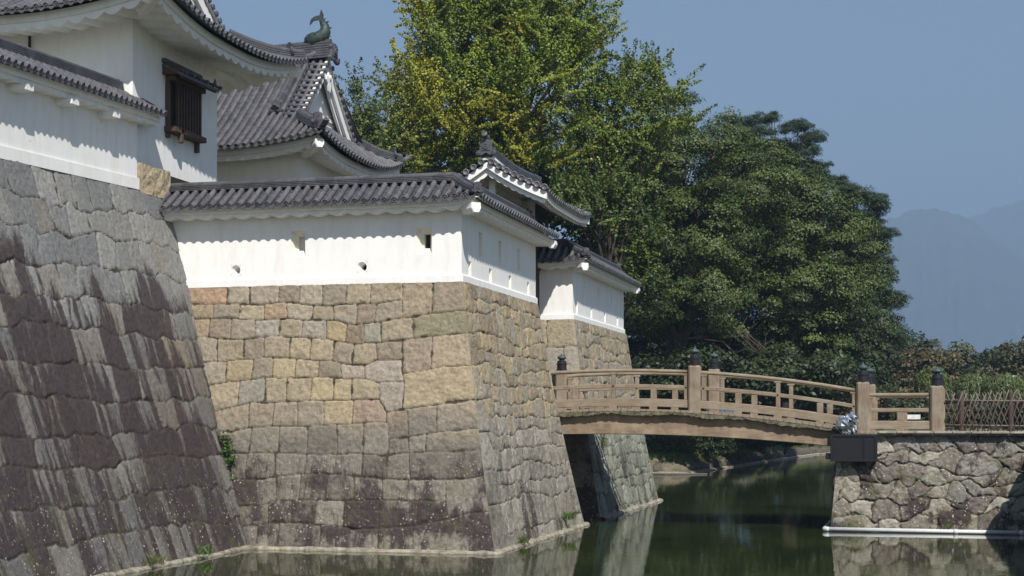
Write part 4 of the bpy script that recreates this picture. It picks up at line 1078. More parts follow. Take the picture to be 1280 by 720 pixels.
ln = MB(); ln.box((XT, wy0-.20, wz1+.14), (XT+.5, wy0-.06, wz1+.33)); ln.bar((XT+.54, wy0-.18, wz1+.09), (XT+.54, wy1+.2, wz1+.09), .07, .11); ln.build('canopy_beam', M['wood_lintel'], wo)

# ---- gatehouse behind with the dolphin ridge finial
gh = empty('gatehouse', (-26, 50.5, 6.7), 'white gatehouse behind the long wall, steep grey tiled roof with white gable', 'castle gatehouse')
mb = MB(); mb.box((-40, 47.75, 6.7), (-19.35, 53.4, 12.35)); mb.build('wall', M['plaster'], gh)
inf = irimoya(gh, -40, -19.35, 47.75, 53.4, 1.25, 12.02, 3.62, -19.92, lift=.42, liftR=3.6, verge=.42, band=.15, amp=.06, wave=.52, liftfar=.62)
# shachi: arched fish with raised tail
sx, sy, sz = inf['vx']-.22, inf['ym'], inf['zr']+.56
fin = empty('roof_finial', (sx-.2, sy, sz), 'green bronze dolphin fish finial with raised tail on the gatehouse ridge', 'roof ornament')
pts = [(.32, .02), (.22, .14), (.05, .20), (-.12, .22)]
body = [(-.62, .10, .13), (-.48, .17, .17), (-.28, .20, .20), (-.06, .24, .19), (.12, .38, .17), (.22, .56, .14), (.20, .76, .11), (.10, .92, .08), (.02, 1.02, .05)]
mb = MB(); mb.tube([(sx+a-.05, sy, sz+b_) for a, b_, r_ in body], [r_*1.75 for a, b_, r_ in body], 12, squash=1)
mb.lathe((sx-.62, sy, sz+.10), [(.13, -.02), (.15, .05), (.10, .16), (.04, .2)], 10, axis=(-1, 0, .1))
mb.build('body', M['bronze'], fin, smooth=True)
tf = MB()
for (pl_) in ([(0, .92), (-.10, 1.05), (-.34, 1.02), (-.50, .86), (-.46, 1.08), (-.28, 1.22), (-.05, 1.25), (.02, 1.50), (.12, 1.28), (.12, 1.05)],):
    tf.prism([(sx+a-.04, sy-.03, sz+b_) for a, b_ in pl_], (0, 1, 0), .06)
tf.build('tail_fin', M['bronze'], fin)
df = MB()
for i in range(len(body)-2):
    a, b_, r_ = body[i+1]; a2, b2_, r2_ = body[i+2]; nx_, nz_ = (b2_-b_), -(a2-a); q = math.hypot(nx_, nz_) or 1; nx_, nz_ = nx_/q, nz_/q
    df.prism([(sx+a-.05+nx_*r_*.8, sy-.02, sz+b_+nz_*r_*.8), (sx+a2-.05+nx_*r2_*.8, sy-.02, sz+b2_+nz_*r2_*.8), (sx+(a+a2)/2-.05+nx_*(r_*1.5+.11), sy-.02, sz+(b_+b2_)/2+nz_*(r_*1.5+.11))], (0, 1, 0), .04)
df.build('dorsal_fin', M['bronze'], fin)
for sgn in (-1, 1): df = MB(); df.prism([(sx-.38, sy+sgn*.16, sz+.16), (sx-.12, sy+sgn*.18, sz+.20), (sx-.16, sy+sgn*.34, sz+.42)], (0, sgn, 0), .03); df.build('side_fin', M['bronze'], fin)

for o_ in fin.children:
    for v_ in o_.data.vertices: v_.co = Vector((sx-.2, sy, sz))+(v_.co-Vector((sx-.2, sy, sz)))*.80

# ---- small gate over the bridge landing
gt = empty('gate', (-12.3, 48.1, 3.3), 'small gate with its own gabled tile roof, rising between the long and short white walls', 'castle gate')
RX, EX, GY0, GY1, ZE, ZR = -12.30, 1.85, 44.95, 51.25, 9.86, 1.10
profg = lambda d: ZR*(.72*(d/EX)+.28*(d/EX)**2)
lg = lambda s, d: .16*max(0, 1-min(s, GY1-GY0-s)/1.8)**2*(1-d/EX)
tb, pn, cp, un, pl = MB(), MB(), MB(), MB(), MB()
for sgn in (1, -1):
    f = surf_slope((RX+sgn*EX, GY0, ZE), (0, 1, 0), (-sgn, 0, 0), profg, lambda s, d: lg(s, d)); f.along = v3(0, 1, 0)
    LG = GY1-GY0
    tile_slope(f, LG, lambda s: EX, tubes=tb, pans=pn, caps=tb, pitch=.25); under_sheet(un, f, LG, lambda s: EX)
    if sgn == 1: fg = f
    else: fh = f
    V = []; W_ = MB()
    # fascia under the eave and rafters
    for i in range(21):
        s = LG*i/20; p = f(s, .06); q = f(s, .16); V += [p+v3(0, 0, -.03), p+v3(0, 0, -.22), q+v3(0, 0, -.24), q+v3(0, 0, -.06)]
    pl.add(V, [(i*4+j, i*4+(j+1) % 4, (i+1)*4+(j+1) % 4, (i+1)*4+j) for i in range(20) for j in range(4)]+[(0, 1, 2, 3), (83, 82, 81, 80)])
    k = 0; y = .18
    while y < LG-.1:
        a = f(y, .16); b_ = f(y, 1.5); pl.bar(a+v3(0, 0, -.27), b_+v3(0, 0, -.16), .10, .12); y += .24
rf = pn.build('roof', M['tile_pan'], gt); tb.build('cover_tiles', M['tile'], rf, smooth=True); un.build('roof_deck', M['mortar'], rf)
# verge: discs facing out, on both gable ends; bargeboards
for yv, sg, in ((0, -1), (LG, 1)):
    for f in (fg, fh):
        vt = MB()
        for i in range(8):
            d = .06+(EX-.15)*i/7.3; p = f(yv, d); q = f(yv-sg*.5, d)
            vt.tube([p+v3(0, sg*.08, .07), q+v3(0, 0, .12)], [.082, .075], 9); vt.lathe(p+v3(0, sg*.08, .07), [(.10, -.01), (.10, .035), (.065, .04), (.06, .02), (.001, .035)], 12, axis=(0, sg, 0))
        vt.build('verge_tiles', M['tile'], rf, smooth=True)
        V = []
        for i in range(15):
            d = .02+(EX-.02)*i/14; p = f(yv, d); w_ = .23-.06*(i/14)
            V += [p+v3(0, sg*.02, -.03), p+v3(0, sg*.02, -.03-w_), p+v3(0, -sg*.09, -.03-w_), p+v3(0, -sg*.09, -.03)]
        pl.add(V, [(i*4+j, i*4+(j+1) % 4, (i+1)*4+(j+1) % 4, (i+1)*4+j) for i in range(14) for j in range(4)]+[(0, 1, 2, 3)])
        V = []
        for i in range(25):
            d = .10+(EX-.10)*i/24; p = f(yv, d); w_ = .33+.035*abs(math.sin(i*math.pi/3))
            V += [p+v3(0, -sg*.10, -.2), p+v3(0, -sg*.10, -.05-w_), p+v3(0, -sg*.2, -.05-w_), p+v3(0, -sg*.2, -.2)]
        pl.add(V, [(i*4+j, i*4+(j+1) % 4, (i+1)*4+(j+1) % 4, (i+1)*4+j) for i in range(24) for j in range(4)]+[(0, 1, 2, 3)])
pl.build('bargeboards_and_rafters', M['plaster'], gt)
rd = MB(); ry = smooth_path([(RX, GY0-.02, ZE+ZR+.10), (RX, (GY0+GY1)/2, ZE+ZR-.03), (RX, GY1+.02, ZE+ZR+.08)], 16)
rd.sweep(ridge_prof(.34, .38, 5, .09), ry); rr = rd.build('ridge', M['tile_dark'], gt)
mw = MB(); mw.sweep([(-.24, -.06), (.24, -.06), (.22, .03), (-.22, .03)], ry); mw.build('ridge_mortar', M['mortar'], rr)
onigawara(rr, (RX, GY0-.08, ZE+ZR+.30), (0, -1, 0), .54); onigawara(rr, (RX, GY1+.08, ZE+ZR+.24), (0, 1, 0), .45, horn=False)
wd = MB()
for y in (45.7, 50.5): wd.box((-12.55, y-.22, 3.3), (-12.05, y+.22, 9.2), bev=.02)
wd.box((-12.6, 45.5, 8.2), (-12.0, 50.7, 8.75), bev=.02); wd.box((-12.5, 45.4, 9.15), (-12.1, 50.8, 9.6), bev=.02)
for y in (45.62, 50.42): wd.box((-13.9, y-.12, 9.3), (-12.0, y+.12, 9.55), bev=.02)
wd.build('timber_frame', M['wood_dark'], gt)
for ya in (45.85, 50.2): dr = MB(); dr.box((-13.8, ya, 3.4), (-12.5, ya+.12, 8.1)); dr.build('door', M['wood_dark'], gt)
for y in (44.98+.62, 51.25-.62): wp = MB(); wp.box((-12.4, y-.06, 9.5), (-12.2, y+.06, 10.5)); wp.build('gable_infill', M['plaster'], gt)

# ================================================================== bridge
def zdk(x):
    if x <= -1.4: return 3.5615-.01402*(x+8)-.01306*(x+8)**2
    z1 = 3.5615-.01402*6.6-.01306*43.56; return max(2.90, z1-.11*(x+1.4)) if x < 1 else 2.90
YN, YR = 46.62, 49.85     # near and far rail centre lines
br = empty('bridge', (-6, 48.2, 0), 'arched timber footbridge with dark capped posts crossing the moat to the gate', 'bridge')
X0, X1 = -11.3, 1.0
def xr(a, b_, n): return [a+(b_-a)*i/n for i in range(n+1)]
dk = MB(); random.seed(5)
x = X0
while x < -.3:   # cross planks, ragged ends
    w_ = random.uniform(.17, .23); e0 = random.uniform(0, .05); e1 = random.uniform(0, .05)
    a, b_ = (x+.004, zdk(x)), (x+w_-.006, zdk(x+w_)); c = v3((a[0]+b_[0])/2, (YN+YR)/2, (a[1]+b_[1])/2+.005*random.random()-.04)
    t = math.atan2(b_[1]-a[1], b_[0]-a[0]); dk.obox(c, v3(math.cos(t), 0, math.sin(t)), v3(0, 1, 0), v3(-math.sin(t), 0, math.cos(t)), (w_-.01)/2, (YR-YN)/2+.20+e0, .035, bev=.008); x += w_
dk.build('deck_planks', M['wood_y'], br)
mo = MB()   # mossy packing between planks and girder, ragged lower edge
for (y, sg) in ((YN-.17, -1), (YR+.17, 1)):
    xs_ = xr(-10.9, -1.2, 120); V = []
    for i, x in enumerate(xs_):
        z = zdk(x)-.075; j = random.uniform(.0, .05)+.03*math.sin(x*3)
        V += [v3(x, y-.06, z), v3(x, y-.06-.02*random.random(), z-.07-j), v3(x, y+.08, z-.07-j), v3(x, y+.08, z)]
    mo.add(V, [(i*4+k, i*4+(k+1) % 4, (i+1)*4+(k+1) % 4, (i+1)*4+k) for i in range(len(xs_)-1) for k in range(4)]+[(0, 1, 2, 3), (len(V)-1, len(V)-2, len(V)-3, len(V)-4)])
mo.build('plank_edging', M['wood_moss'], br)
for y in (YN+.10, (YN+YR)/2, YR-.10):
    gb = MB(); xs_ = xr(-11.0, -1.25, 40); V = []
    for x in xs_:
        zt = zdk(x)-.14; zb_ = 2.79-.0075*(x+8.2)**2-.012*(x+8.2)
        for (yy, zz) in ((y-.13, zt), (y-.13, zb_+.02), (y-.11, zb_), (y+.11, zb_), (y+.13, zb_+.02), (y+.13, zt)): V.append((x, yy, zz))
    gb.add(V, [(i*6+j, i*6+(j+1) % 6, (i+1)*6+(j+1) % 6, (i+1)*6+j) for i in range(40) for j in range(6)]+[tuple(range(6)), tuple(range(len(V)-1, len(V)-7, -1))]); gb.build('girder', M['wood_red'], br)
for x in (-9.6, -7.4, -5.0, -2.9): cb = MB(); cb.box((x-.1, YN+.2, zdk(x)-.45), (x+.1, YR-.2, zdk(x)-.22), bev=.01); cb.build('cross_beam', M['wood_y'], br)
def finial(mb, x, y, z, s=1.0):
    k = s
    mb.lathe((x, y, z), [(.165*k, 0), (.172*k, .015), (.172*k, .05*k), (.155*k, .06*k), (.155*k, .19*k), (.172*k, .20*k), (.172*k, .235*k), (.15*k, .245*k), (.145*k, .30*k), (.12*k, .325*k), (.085*k, .335*k), (.075*k, .37*k)], 20)
def onion(mb, x, y, z, s=1.0):
    mb.lathe((x, y, z+.36*s), [(.075*s, 0), (.12*s, .02*s), (.145*s, .055*s), (.14*s, .085*s), (.10*s, .115*s), (.05*s, .14*s), (.022*s, .165*s), (.006*s, .215*s)], 20)
def post(x, y, z0, zt, w=.185):
    mb = MB(); mb.lathe((x, y, 0), [(w, z0), (w, zt-.01), (w*.96, zt)], 16)
    # square-ish heavy post with rounded corners
    mb = MB(); mb.box((x-w, y-w, z0), (x+w, y+w, zt), bev=.05); p = mb.build('post', M['wood_z'], br)
    cp = MB(); finial(cp, x, y, zt-.01, 1.02); c = cp.build('cap', M['cap_black'], p, smooth=False)
    oo = MB(); onion(oo, x, y, zt-.01, 1.02); oo.build('onion_knob', M['verdigris'], p, smooth=True)
posts_n = [-11.25, -6.30, -1.38, .70]; posts_f = [-11.1, -6.12, -1.28, .80]
for x in posts_n: post(x, YN, zdk(x)-.12 if x < 0 else 2.86, zdk(x)+1.36 if x < -1.5 else (4.34 if x < 0 else 4.22))
for x in posts_f: post(x, YR, zdk(x)-.12 if x < 0 else 2.86, zdk(x)+1.36 if x < -1.5 else (4.34 if x < 0 else 4.22))
def rail_path(xa, xb, h, y, n=10): return [v3(x, y, zdk(x)+h) for x in xr(xa, xb, n)]
def box_prof(w, h, b=.012): return [(-w/2+b, -h/2), (w/2-b, -h/2), (w/2, -h/2+b), (w/2, h/2-b), (w/2-b, h/2), (-w/2+b, h/2), (-w/2, h/2-b), (-w/2, -h/2+b)]
def circ(r, n=10): return [(r*math.cos(2*math.pi*k/n), r*math.sin(2*math.pi*k/n)) for k in range(n)]
for y, ps in ((YN, posts_n), (YR, posts_f)):
    for a, b_ in zip(ps[:-1], ps[1:]):
        last = b_ > 0; H1, H2, H3 = (1.16, .69, .20) if not last else (1.06, .62, .18)
        for nm, h, pr in (('top_rail', H1, circ(.056)), ('middle_rail', H2, box_prof(.10, .115)), ('bottom_rail', H3, box_prof(.17, .24))):
            mb = MB(); mb.sweep(pr, rail_path(a+.15, b_-.15, h, y), up=(0, 0, 1)); mb.build(nm, M['wood_x'], br, smooth=(nm == 'top_rail'))
        L = b_-a; n = 4 if L > 3 else 1
        fr = ([.5] if not last else []); 
        for q in ([.03]+fr+[.97]):      # tall struts with a saddle block under the top rail
            x = a+.12+(L-.24)*q; z = zdk(x); m = MB(); m.box((x-.06, y-.055, z+H3+.12), (x+.07, y+.055, z+H1-.10), bev=.012); m.box((x-.11, y-.065, z+H1-.115), (x+.11, y+.065, z+H1-.055), bev=.012)
            m.build('strut', M['wood_z'], br)
        for q in ([.25, .76] if not last else [.5]):   # short blocks between the lower rails
            x = a+.12+(L-.24)*q; z = zdk(x); m = MB(); m.box((x-.085, y-.06, z+H3+.12), (x+.10, y+.06, z+H2-.065), bev=.012); m.build('short_strut', M['wood_z'], br)
        for q in ([.25, .5, .76] if not last else [.5]):   # blocks under the bottom rail
            x = a+.12+(L-.24)*q; z = zdk(x); m = MB(); m.box((x-.12, y-.10, z-.02), (x+.12, y+.10, z+H3-.115), bev=.01); m.build('foot_block', M['wood_z'], br)
        for q in [.03]+fr+[.97]:
            x = a+.12+(L-.24)*q; nl = MB(); nl.lathe((x, y-.055, zdk(x)+H2), [(.028, 0), (.028, .012), (.001, .018)], 8, axis=(0, -1, 0)); nl.build('nail_head', M['cap_black'], br)

# threshold slabs where the bridge meets the abutment
ap = MB(); ap.box((-1.15, YN-.30, ZA-.08), (9, YR+.6, ZA+.02)); ap.build('path', M['concrete'])['kind'] = 'structure'
cpn = MB()
for i in range(9): cpn.box((-.95+i*.52, YN-.42, ZA-.03), (-.46+i*.52, YN-.2, ZA+.045-.01*(i % 2)), bev=.015)
o = cpn.build('coping_stones', M['concrete'], ab)

# ================================================================== bamboo fence on the abutment
YFc = 46.72
fe = empty('bamboo_fence', (2.2, YFc, 2.87), 'crossed bamboo lattice fence on dark posts along the top of the abutment', 'fence')
random.seed(9)
for x in (1.38, 2.74, 4.1, 5.5):
    mb = MB(); mb.lathe((x, YFc+.05, 0), [(.075, 2.75), (.08, 3.3), (.075, 4.02), (.05, 4.06)], 10); mb.build('fence_post', M['fence_post'], fe)
for z in (3.07, 3.78):
    mb = MB(); mb.tube([(.92, YFc+.0, z+.02), (2.2, YFc+.0, z+.0), (3.6, YFc, z-.01), (6.2, YFc, z-.02)], .024, 8); mb.tube([(.92, YFc+.05, z+.01), (6.2, YFc+.05, z-.03)], .022, 8); mb.build('rail', M['bamboo'], fe, smooth=True)
n_ = 0; x = 1.0
while x < 6.0:
    for sg, yo in ((1, -.035), (-1, .085)):
        j = random.uniform(-.035, .035); zt = 4.0+random.uniform(-.04, .1); dx = .22+random.uniform(-.03, .03)
        p = v3(x+j-sg*dx, YFc+yo, 2.84+random.uniform(0, .06)); q = v3(x+j+sg*dx, YFc+yo+random.uniform(-.01, .01), zt)
        r_ = random.uniform(.017, .024)
        mb = MB(); mb.tube([p, p+(q-p)*.33, p+(q-p)*.335, p+(q-p)*.66, p+(q-p)*.665, q], [r_, r_, r_*1.2, r_, r_*1.15, r_*.9], 6); mb.build('bamboo_cane', M['bamboo'], fe, smooth=True); n_ += 1
    x += .165

# ---- black floodlight box and the foil-wrapped lamp on it
bx = empty('equipment_box', (-1.6, 46.0, 2.1), 'black steel box fixed to the abutment corner below the bridge end', 'utility box')
mb = MB(); x0_, x1_, z0_, z1_ = -2.27, -.98, 2.05, 2.80; yb_ = 46.02
mb.box((x0_, yb_, z0_), (x1_, yb_+.42, z1_), bev=.012); mb.build('body', M['box_black'], bx)
mb = MB()
for a, b_ in (((x0_-.02, yb_-.035, z1_-.05), (x1_+.02, yb_-.002, z1_+.02)), ((x0_-.02, yb_-.035, z0_-.02), (x1_+.02, yb_-.002, z0_+.05)), ((x0_-.02, yb_-.035, z0_+.05), (x0_+.05, yb_-.002, z1_-.05)), ((x1_-.05, yb_-.035, z0_+.05), (x1_+.02, yb_-.002, z1_-.05)), ((-1.36, yb_-.03, z0_+.05), (-1.33, yb_-.002, z1_-.05))): mb.box(a, b_, bev=.006)
mb.build('frame', M['box_black'], bx)
mb = MB(); mb.box((x0_-.16, yb_+.05, z0_+.04), (x0_-.03, yb_+.3, z0_+.22), bev=.02); mb.build('cable_entry', M['box_black'], bx)
fl = empty('foil_wrapped_lamp', (-1.85, 46.2, 2.8), 'lamp wrapped in crumpled silver foil standing on the black box', 'lamp')
random.seed(3)
def crumple(c, rx, ry, rz, seed, n=9, m=14, amp=.22):
    r = random.Random(seed); V = []; F = []
    for i in range(n+1):
        th = math.pi*i/n
        for k in range(m):
            ph = 2*math.pi*k/m; q = 1+r.uniform(-amp, amp); V.append((c[0]+rx*math.sin(th)*math.cos(ph)*q, c[1]+ry*math.sin(th)*math.sin(ph)*q, c[2]+rz*math.cos(th)*q))
    for i in range(n):
        for k in range(m): F += [(i*m+k, (i+1)*m+k, (i+1)*m+(k+1) % m), (i*m+k, (i+1)*m+(k+1) % m, i*m+(k+1) % m)]
    return V, F
mb = MB(); mb.add(*crumple((-1.92, 46.2, 3.10), .24, .20, .23, 1)); mb.add(*crumple((-1.72, 46.18, 3.2), .20, .17, .22, 2)); mb.build('foil_wrap', M['foil'], fl)
mb = MB(); mb.add(*crumple((-1.60, 46.16, 2.98), .075, .08, .24, 4)); mb.build('foil_leg', M['foil'], fl)
mb = MB(); mb.add(*crumple((-1.85, 46.2, 2.88), .13, .1, .12, 5)); mb.build('foil_foot', M['foil'], fl)

# ---- pale pipe along the waterline of the abutment
pp = empty('water_pipe', (0, 46.0, .05), 'pale grey pipe along the waterline at the foot of the abutment', 'pipe')
mb = MB(); mb.tube([(XA-.12, YA-.14, .07), (3.42, YA-.14, .055)], .062, 12); mb.build('pipe_run', M['pvc'], pp, smooth=True)
mb = MB(); mb.tube([(XA-.13, 50.9, .06), (XA-.17, YA+.0, .065), (XA-.16, YA-.08, .068), (XA-.12, YA-.13, .07), (XA-.03, YA-.14, .07)], [.062, .062, .07, .072, .07], 12); mb.build('pipe_elbow', M['pvc'], pp, smooth=True)
for x in (1.2, 3.0): mb = MB(); mb.tube([(x-.06, YA-.14, .06), (x+.06, YA-.14, .06)], .074, 12); mb.build('pipe_joint', M['pvc'], pp, smooth=True)
mb = MB(); mb.tube([(3.36, YA-.16, -.2), (3.36, YA-.10, 1.3)], .055, 10); mb.build('pipe_riser', M['pvc'], pp, smooth=True)

# ================================================================== vegetation
def px_at(u, v, y):      # helper: real place of a spot seen at (u, v) in the photo at depth y
    d = FW+RT*(u-640)/1950.+v3(0, 0, 1)*(522-v)/1950.; t = y/d[1]; return v3(0, 0, 3.3)+d*t
def pm(y): return y/1950.*1.0   # metres per photo pixel at depth y
def leaves(name, C, N, size, cols, parent, mat, r, droop=0.0, asp=.62, up=.35, nz=.55):
    """C: leaf centres (n,3); N: preferred normals; size per leaf; cols (n,3)."""
    n = len(C)
    nn = N+r.normal(0, nz, (n, 3)); nn[:, 2] += up; nn /= np.linalg.norm(nn, axis=1)[:, None]+1e-6
    t = r.normal(0, 1, (n, 3)); t[:, 2] -= droop; t -= nn*(t*nn).sum(1)[:, None]; t /= np.linalg.norm(t, axis=1)[:, None]+1e-6
    b_ = np.cross(nn, t); sz = size[:, None] if hasattr(size, '__len__') else size
    V = np.empty((n, 4, 3)); V[:, 0] = C-t*sz; V[:, 1] = C+b_*sz*asp; V[:, 2] = C+t*sz; V[:, 3] = C-b_*sz*asp
    F = np.arange(n*4).reshape(n, 4)
    return mesh_obj(name, V.reshape(-1, 3), F, mat, parent, False, {'col': np.repeat(cols, 4, axis=0)})
def in_ball(r, n):
    p = r.normal(0, 1, (n, 3)); p /= np.linalg.norm(p, axis=1)[:, None]; return p
def crown(name, blobs, parent, r, per_m2=22, leaf=.11, clump=.9, pal=((.045, .075, .02),), mat=None, flat=.75, fill=.6, droop=0, asp=.62, up=.35, yellow=None, n_per=None, shell=.82, jitter=.0, ncl=1.0, hang=0, nz=.55, edge=1.06, spray=0):
    """blobs: (centre, (rx, ry, rz)). Clumps over each blob's skin and some inside, leaves over each clump."""
    CC = []; NN = []; SS = []; KK = []
    for (c, rad) in blobs:
        c = np.asarray(c, float); rad = np.asarray(rad, float); area = 4*math.pi*((rad[0]*rad[1])**1.6/3+(rad[0]*rad[2])**1.6/3+(rad[1]*rad[2])**1.6/3)**(1/1.6)
        k = max(5, int(area/(clump*clump*1.5)*ncl)); d = in_ball(r, k); d = d[d[:, 2] > -.75]; k = len(d)
        rr = r.uniform(shell-.12, edge, k); deep = r.random(k) < .22; rr[deep] = r.uniform(.35, .8, deep.sum())
        CC.append(c+d*rad*rr[:, None]); NN.append(d); SS.append(r.uniform(.65, 1.25, k)*clump*min(1, rad.min()/clump/1.2+.25)); 
    P = np.concatenate(CC); D = np.concatenate(NN); S = np.concatenate(SS); k = len(P)
    q = np.maximum(6, (per_m2*4*np.pi*S*S*.55).astype(int)); idx = np.repeat(np.arange(k), q); n = len(idx)
    o = in_ball(r, n); o[:, 2] = np.where(o[:, 2] < -.2, -o[:, 2]*.6, o[:, 2]); rr = r.uniform(0, 1, n)**.33; rr = np.where(r.random(n) < fill, r.uniform(.8, 1.12, n), rr)
    off = o*(S[idx]*rr)[:, None]; off[:, 2] *= flat
    if spray:
        dv = D*.75+r.normal(0, .35, D.shape); dv[:, 2] += .55; dv /= np.linalg.norm(dv, axis=1)[:, None]; tq = r.uniform(-1, 1.25, n); off = dv[idx]*(tq*S[idx]*spray)[:, None]+o*(S[idx]*rr*(.62-.38*np.clip(tq, 0, 1.25)))[:, None]
    C = P[idx]+off
    if hang: C[:, 2] -= r.random(n)**1.5*hang
    pal = np.array(pal); cid = r.integers(0, len(pal), k); base = pal[cid]*(r.uniform(.8, 1.22, k)[:, None])
    cols = base[idx]*r.uniform(.72, 1.3, n)[:, None]
    if yellow is not None:
        yc, yf = yellow; w_ = yf(P)[idx]; m_ = r.random(n) < w_; cols[m_] = (.42*np.array(yc)+.58*cols[m_])*r.uniform(.75, 1.25, m_.sum())[:, None]
    N = o*.7+D[idx]*.5
    return leaves(name, C, N, leaf*r.uniform(.7, 1.25, n), np.clip(cols, 0, 1), parent, mat or M['leaf'], r, droop, asp, up, nz), P
def limbs(name, base, top_pts, r, parent, r0=.35, mat=None, forks=True, h0=.25):
    """trunk plus limbs curving out to the given points."""
    mb = MB(); base = np.asarray(base, float); tp = [np.asarray(p, float) for p in top_pts]
    cen = np.mean(tp, axis=0); H = max(p[2] for p in tp)-base[2]
    f1 = base+v3((cen[0]-base[0])*.25, (cen[1]-base[1])*.25, H*h0); f2 = base+v3((cen[0]-base[0])*.8, (cen[1]-base[1])*.8, H*.6)
    P = [base-v3(0, 0, .3), base+(f1-base)*.5+v3(r.uniform(-.1, .1), 0, 0), f1, (f1+f2)/2+v3(r.uniform(-.3, .3), r.uniform(-.3, .3), 0), f2]
    mb.tube(P, [r0*1.25, r0, r0*.85, r0*.6, r0*.35], 10)
    for i, p in enumerate(tp):
        t = r.uniform(.0, .8); s_ = f1+(f2-f1)*t; m_ = (s_+p)/2+v3(0, 0, .12*np.linalg.norm(p-s_))+r.normal(0, .2, 3); q = max(.035, r0*(.42-.25*t))
        mb.tube([s_, s_+(m_-s_)*.5+r.normal(0, .1, 3), m_, m_+(p-m_)*.55+r.normal(0, .12, 3), p], [q, q*.85, q*.65, q*.42, q*.15], 7)
        for j in range(3):
            a = m_+(p-m_)*r.uniform(0, .7); e = a+np.clip(r.normal(0, 1, 3), -1, 1)*min(1.2, np.linalg.norm(p-m_)*.22); mb.tube([a, (a+e)/2+r.normal(0, .08, 3), e], [q*.35, q*.25, q*.1], 5)
    return mb.build(name, mat or M['bark'], parent, smooth=True)

def broad_tree(u, gz, y, blobs_px, label, pal, seed, group=None, leaf=.11, clump=1.0, per=18, name='broadleaf_tree', r0=.4, dd=1.0, **kw):
    """blobs_px: (u, v, dy, ru, rv) in photo measure at depth y+dy."""
    r = np.random.default_rng(seed); b0 = px_at(u, 522, y); base = v3(b0[0], y, gz)
    t = empty(name, tuple(base), label, 'tree', group)
    bl = []
    for (uu, vv, dy, ru, rv) in blobs_px:
        c = px_at(uu, vv, y+dy); k = (y+dy)/1950.*math.sqrt(1+.0); bl.append((c, (ru*k, (ru+rv)/2*k*dd, rv*k)))
    o, P = crown('crown', bl, t, r, per_m2=per, leaf=leaf, clump=clump, pal=pal, **kw)
    tops = [b_[0] for b_ in bl]
    ex = P[r.choice(len(P), min(len(P), 22), replace=False)]
    limbs('trunk', base, tops+list(ex), r, t, r0)
    return t
G_CAM = ((.050, .078, .015), (.062, .092, .018), (.040, .064, .013), (.076, .105, .022))
G_GIN = ((.155, .205, .022), (.125, .175, .022), (.180, .22, .026), (.105, .155, .020))
G_PINE = ((.028, .050, .017), (.038, .062, .020), (.022, .042, .016))
G_DARK = ((.026, .042, .012), (.034, .050, .014), (.020, .033, .012))

# ---- big ginkgo-like tree behind the gate
yel = lambda P: np.clip(.85*sstep(.50, .62, fbm(P[:, 0]*.55+P[:, 1]*.3, P[:, 2]*.55, 5, 3)+.22*sstep(-19.5, -25, P[:, 0])-.06*sstep(-20, -16, P[:, 0])), 0, .8)
broad_tree(606, 6.0, 74, [(560, 60, 0, 62, 60), (620, 20, 2, 70, 55), (690, 25, 1, 62, 60), (530, 130, -2, 45, 55), (600, 120, 0, 70, 60), (680, 110, 0, 75, 70), (740, 45, 3, 34, 40), (520, 170, -1, 40, 50), (570, 190, 1, 60, 45), (650, 190, 1, 70, 50), (640, -40, 2, 90, 50), (545, 10, 1, 34, 30), (500, 200, 0, 26, 35), (560, 130, 6, 60, 60), (660, 60, 8, 80, 70)],
           'tall yellow-green tree with many upright limbs, the highest crown, behind the gate roof', G_GIN, 101, leaf=.062, clump=.46, per=95, r0=.5, spray=2.1, flat=1.2, yellow=((.42, .34, .03), yel), fill=.35, shell=.68, up=.1, asp=.8, dd=.8, ncl=.62, edge=1.22, nz=.45)
broad_tree(770, 5.0, 80, [(780, 110, 0, 50, 42), (830, 110, 1, 30, 30), (740, 160, 0, 55, 45), (800, 165, 0, 52, 42), (760, 220, 0, 60, 40), (720, 215, 2, 40, 50), (852, 150, 3, 22, 22), (815, 85, 2, 18, 20)],
           'mid-green leafy tree with bare grey twigs, right of the tallest yellow-green crown', ((.12, .165, .024), (.095, .14, .022), (.14, .18, .026)), 102, leaf=.064, clump=.46, per=85, r0=.35, spray=1.8, flat=1.2, fill=.4, shell=.68, dd=.8, up=.2, asp=.75, ncl=.7, edge=1.22, nz=.45)
# narrow tree beside the gatehouse gable
broad_tree(455, 6.0, 66, [(452, 150, 0, 24, 34), (444, 190, 0, 22, 34), (470, 185, 0, 24, 30), (446, 112, 0, 10, 16)],
           'small yellow-green tree between the gatehouse gable and the tallest tree', ((.12, .155, .03), (.09, .125, .028)), 103, leaf=.065, clump=.38, per=80, r0=.2, dd=.9, fill=.4, spray=1.9)
broad_tree(497, 6.0, 70, [(498, 150, 0, 22, 40), (505, 195, 0, 26, 30), (490, 110, 1, 12, 24)],
           'slim yellowing young tree at the left edge of the tallest tree', ((.14, .17, .03), (.10, .14, .03)), 104, leaf=.065, clump=.38, per=80, r0=.15, dd=.9, fill=.4, spray=1.9, yellow=((.42, .33, .03), lambda P: np.full(len(P), .25)))

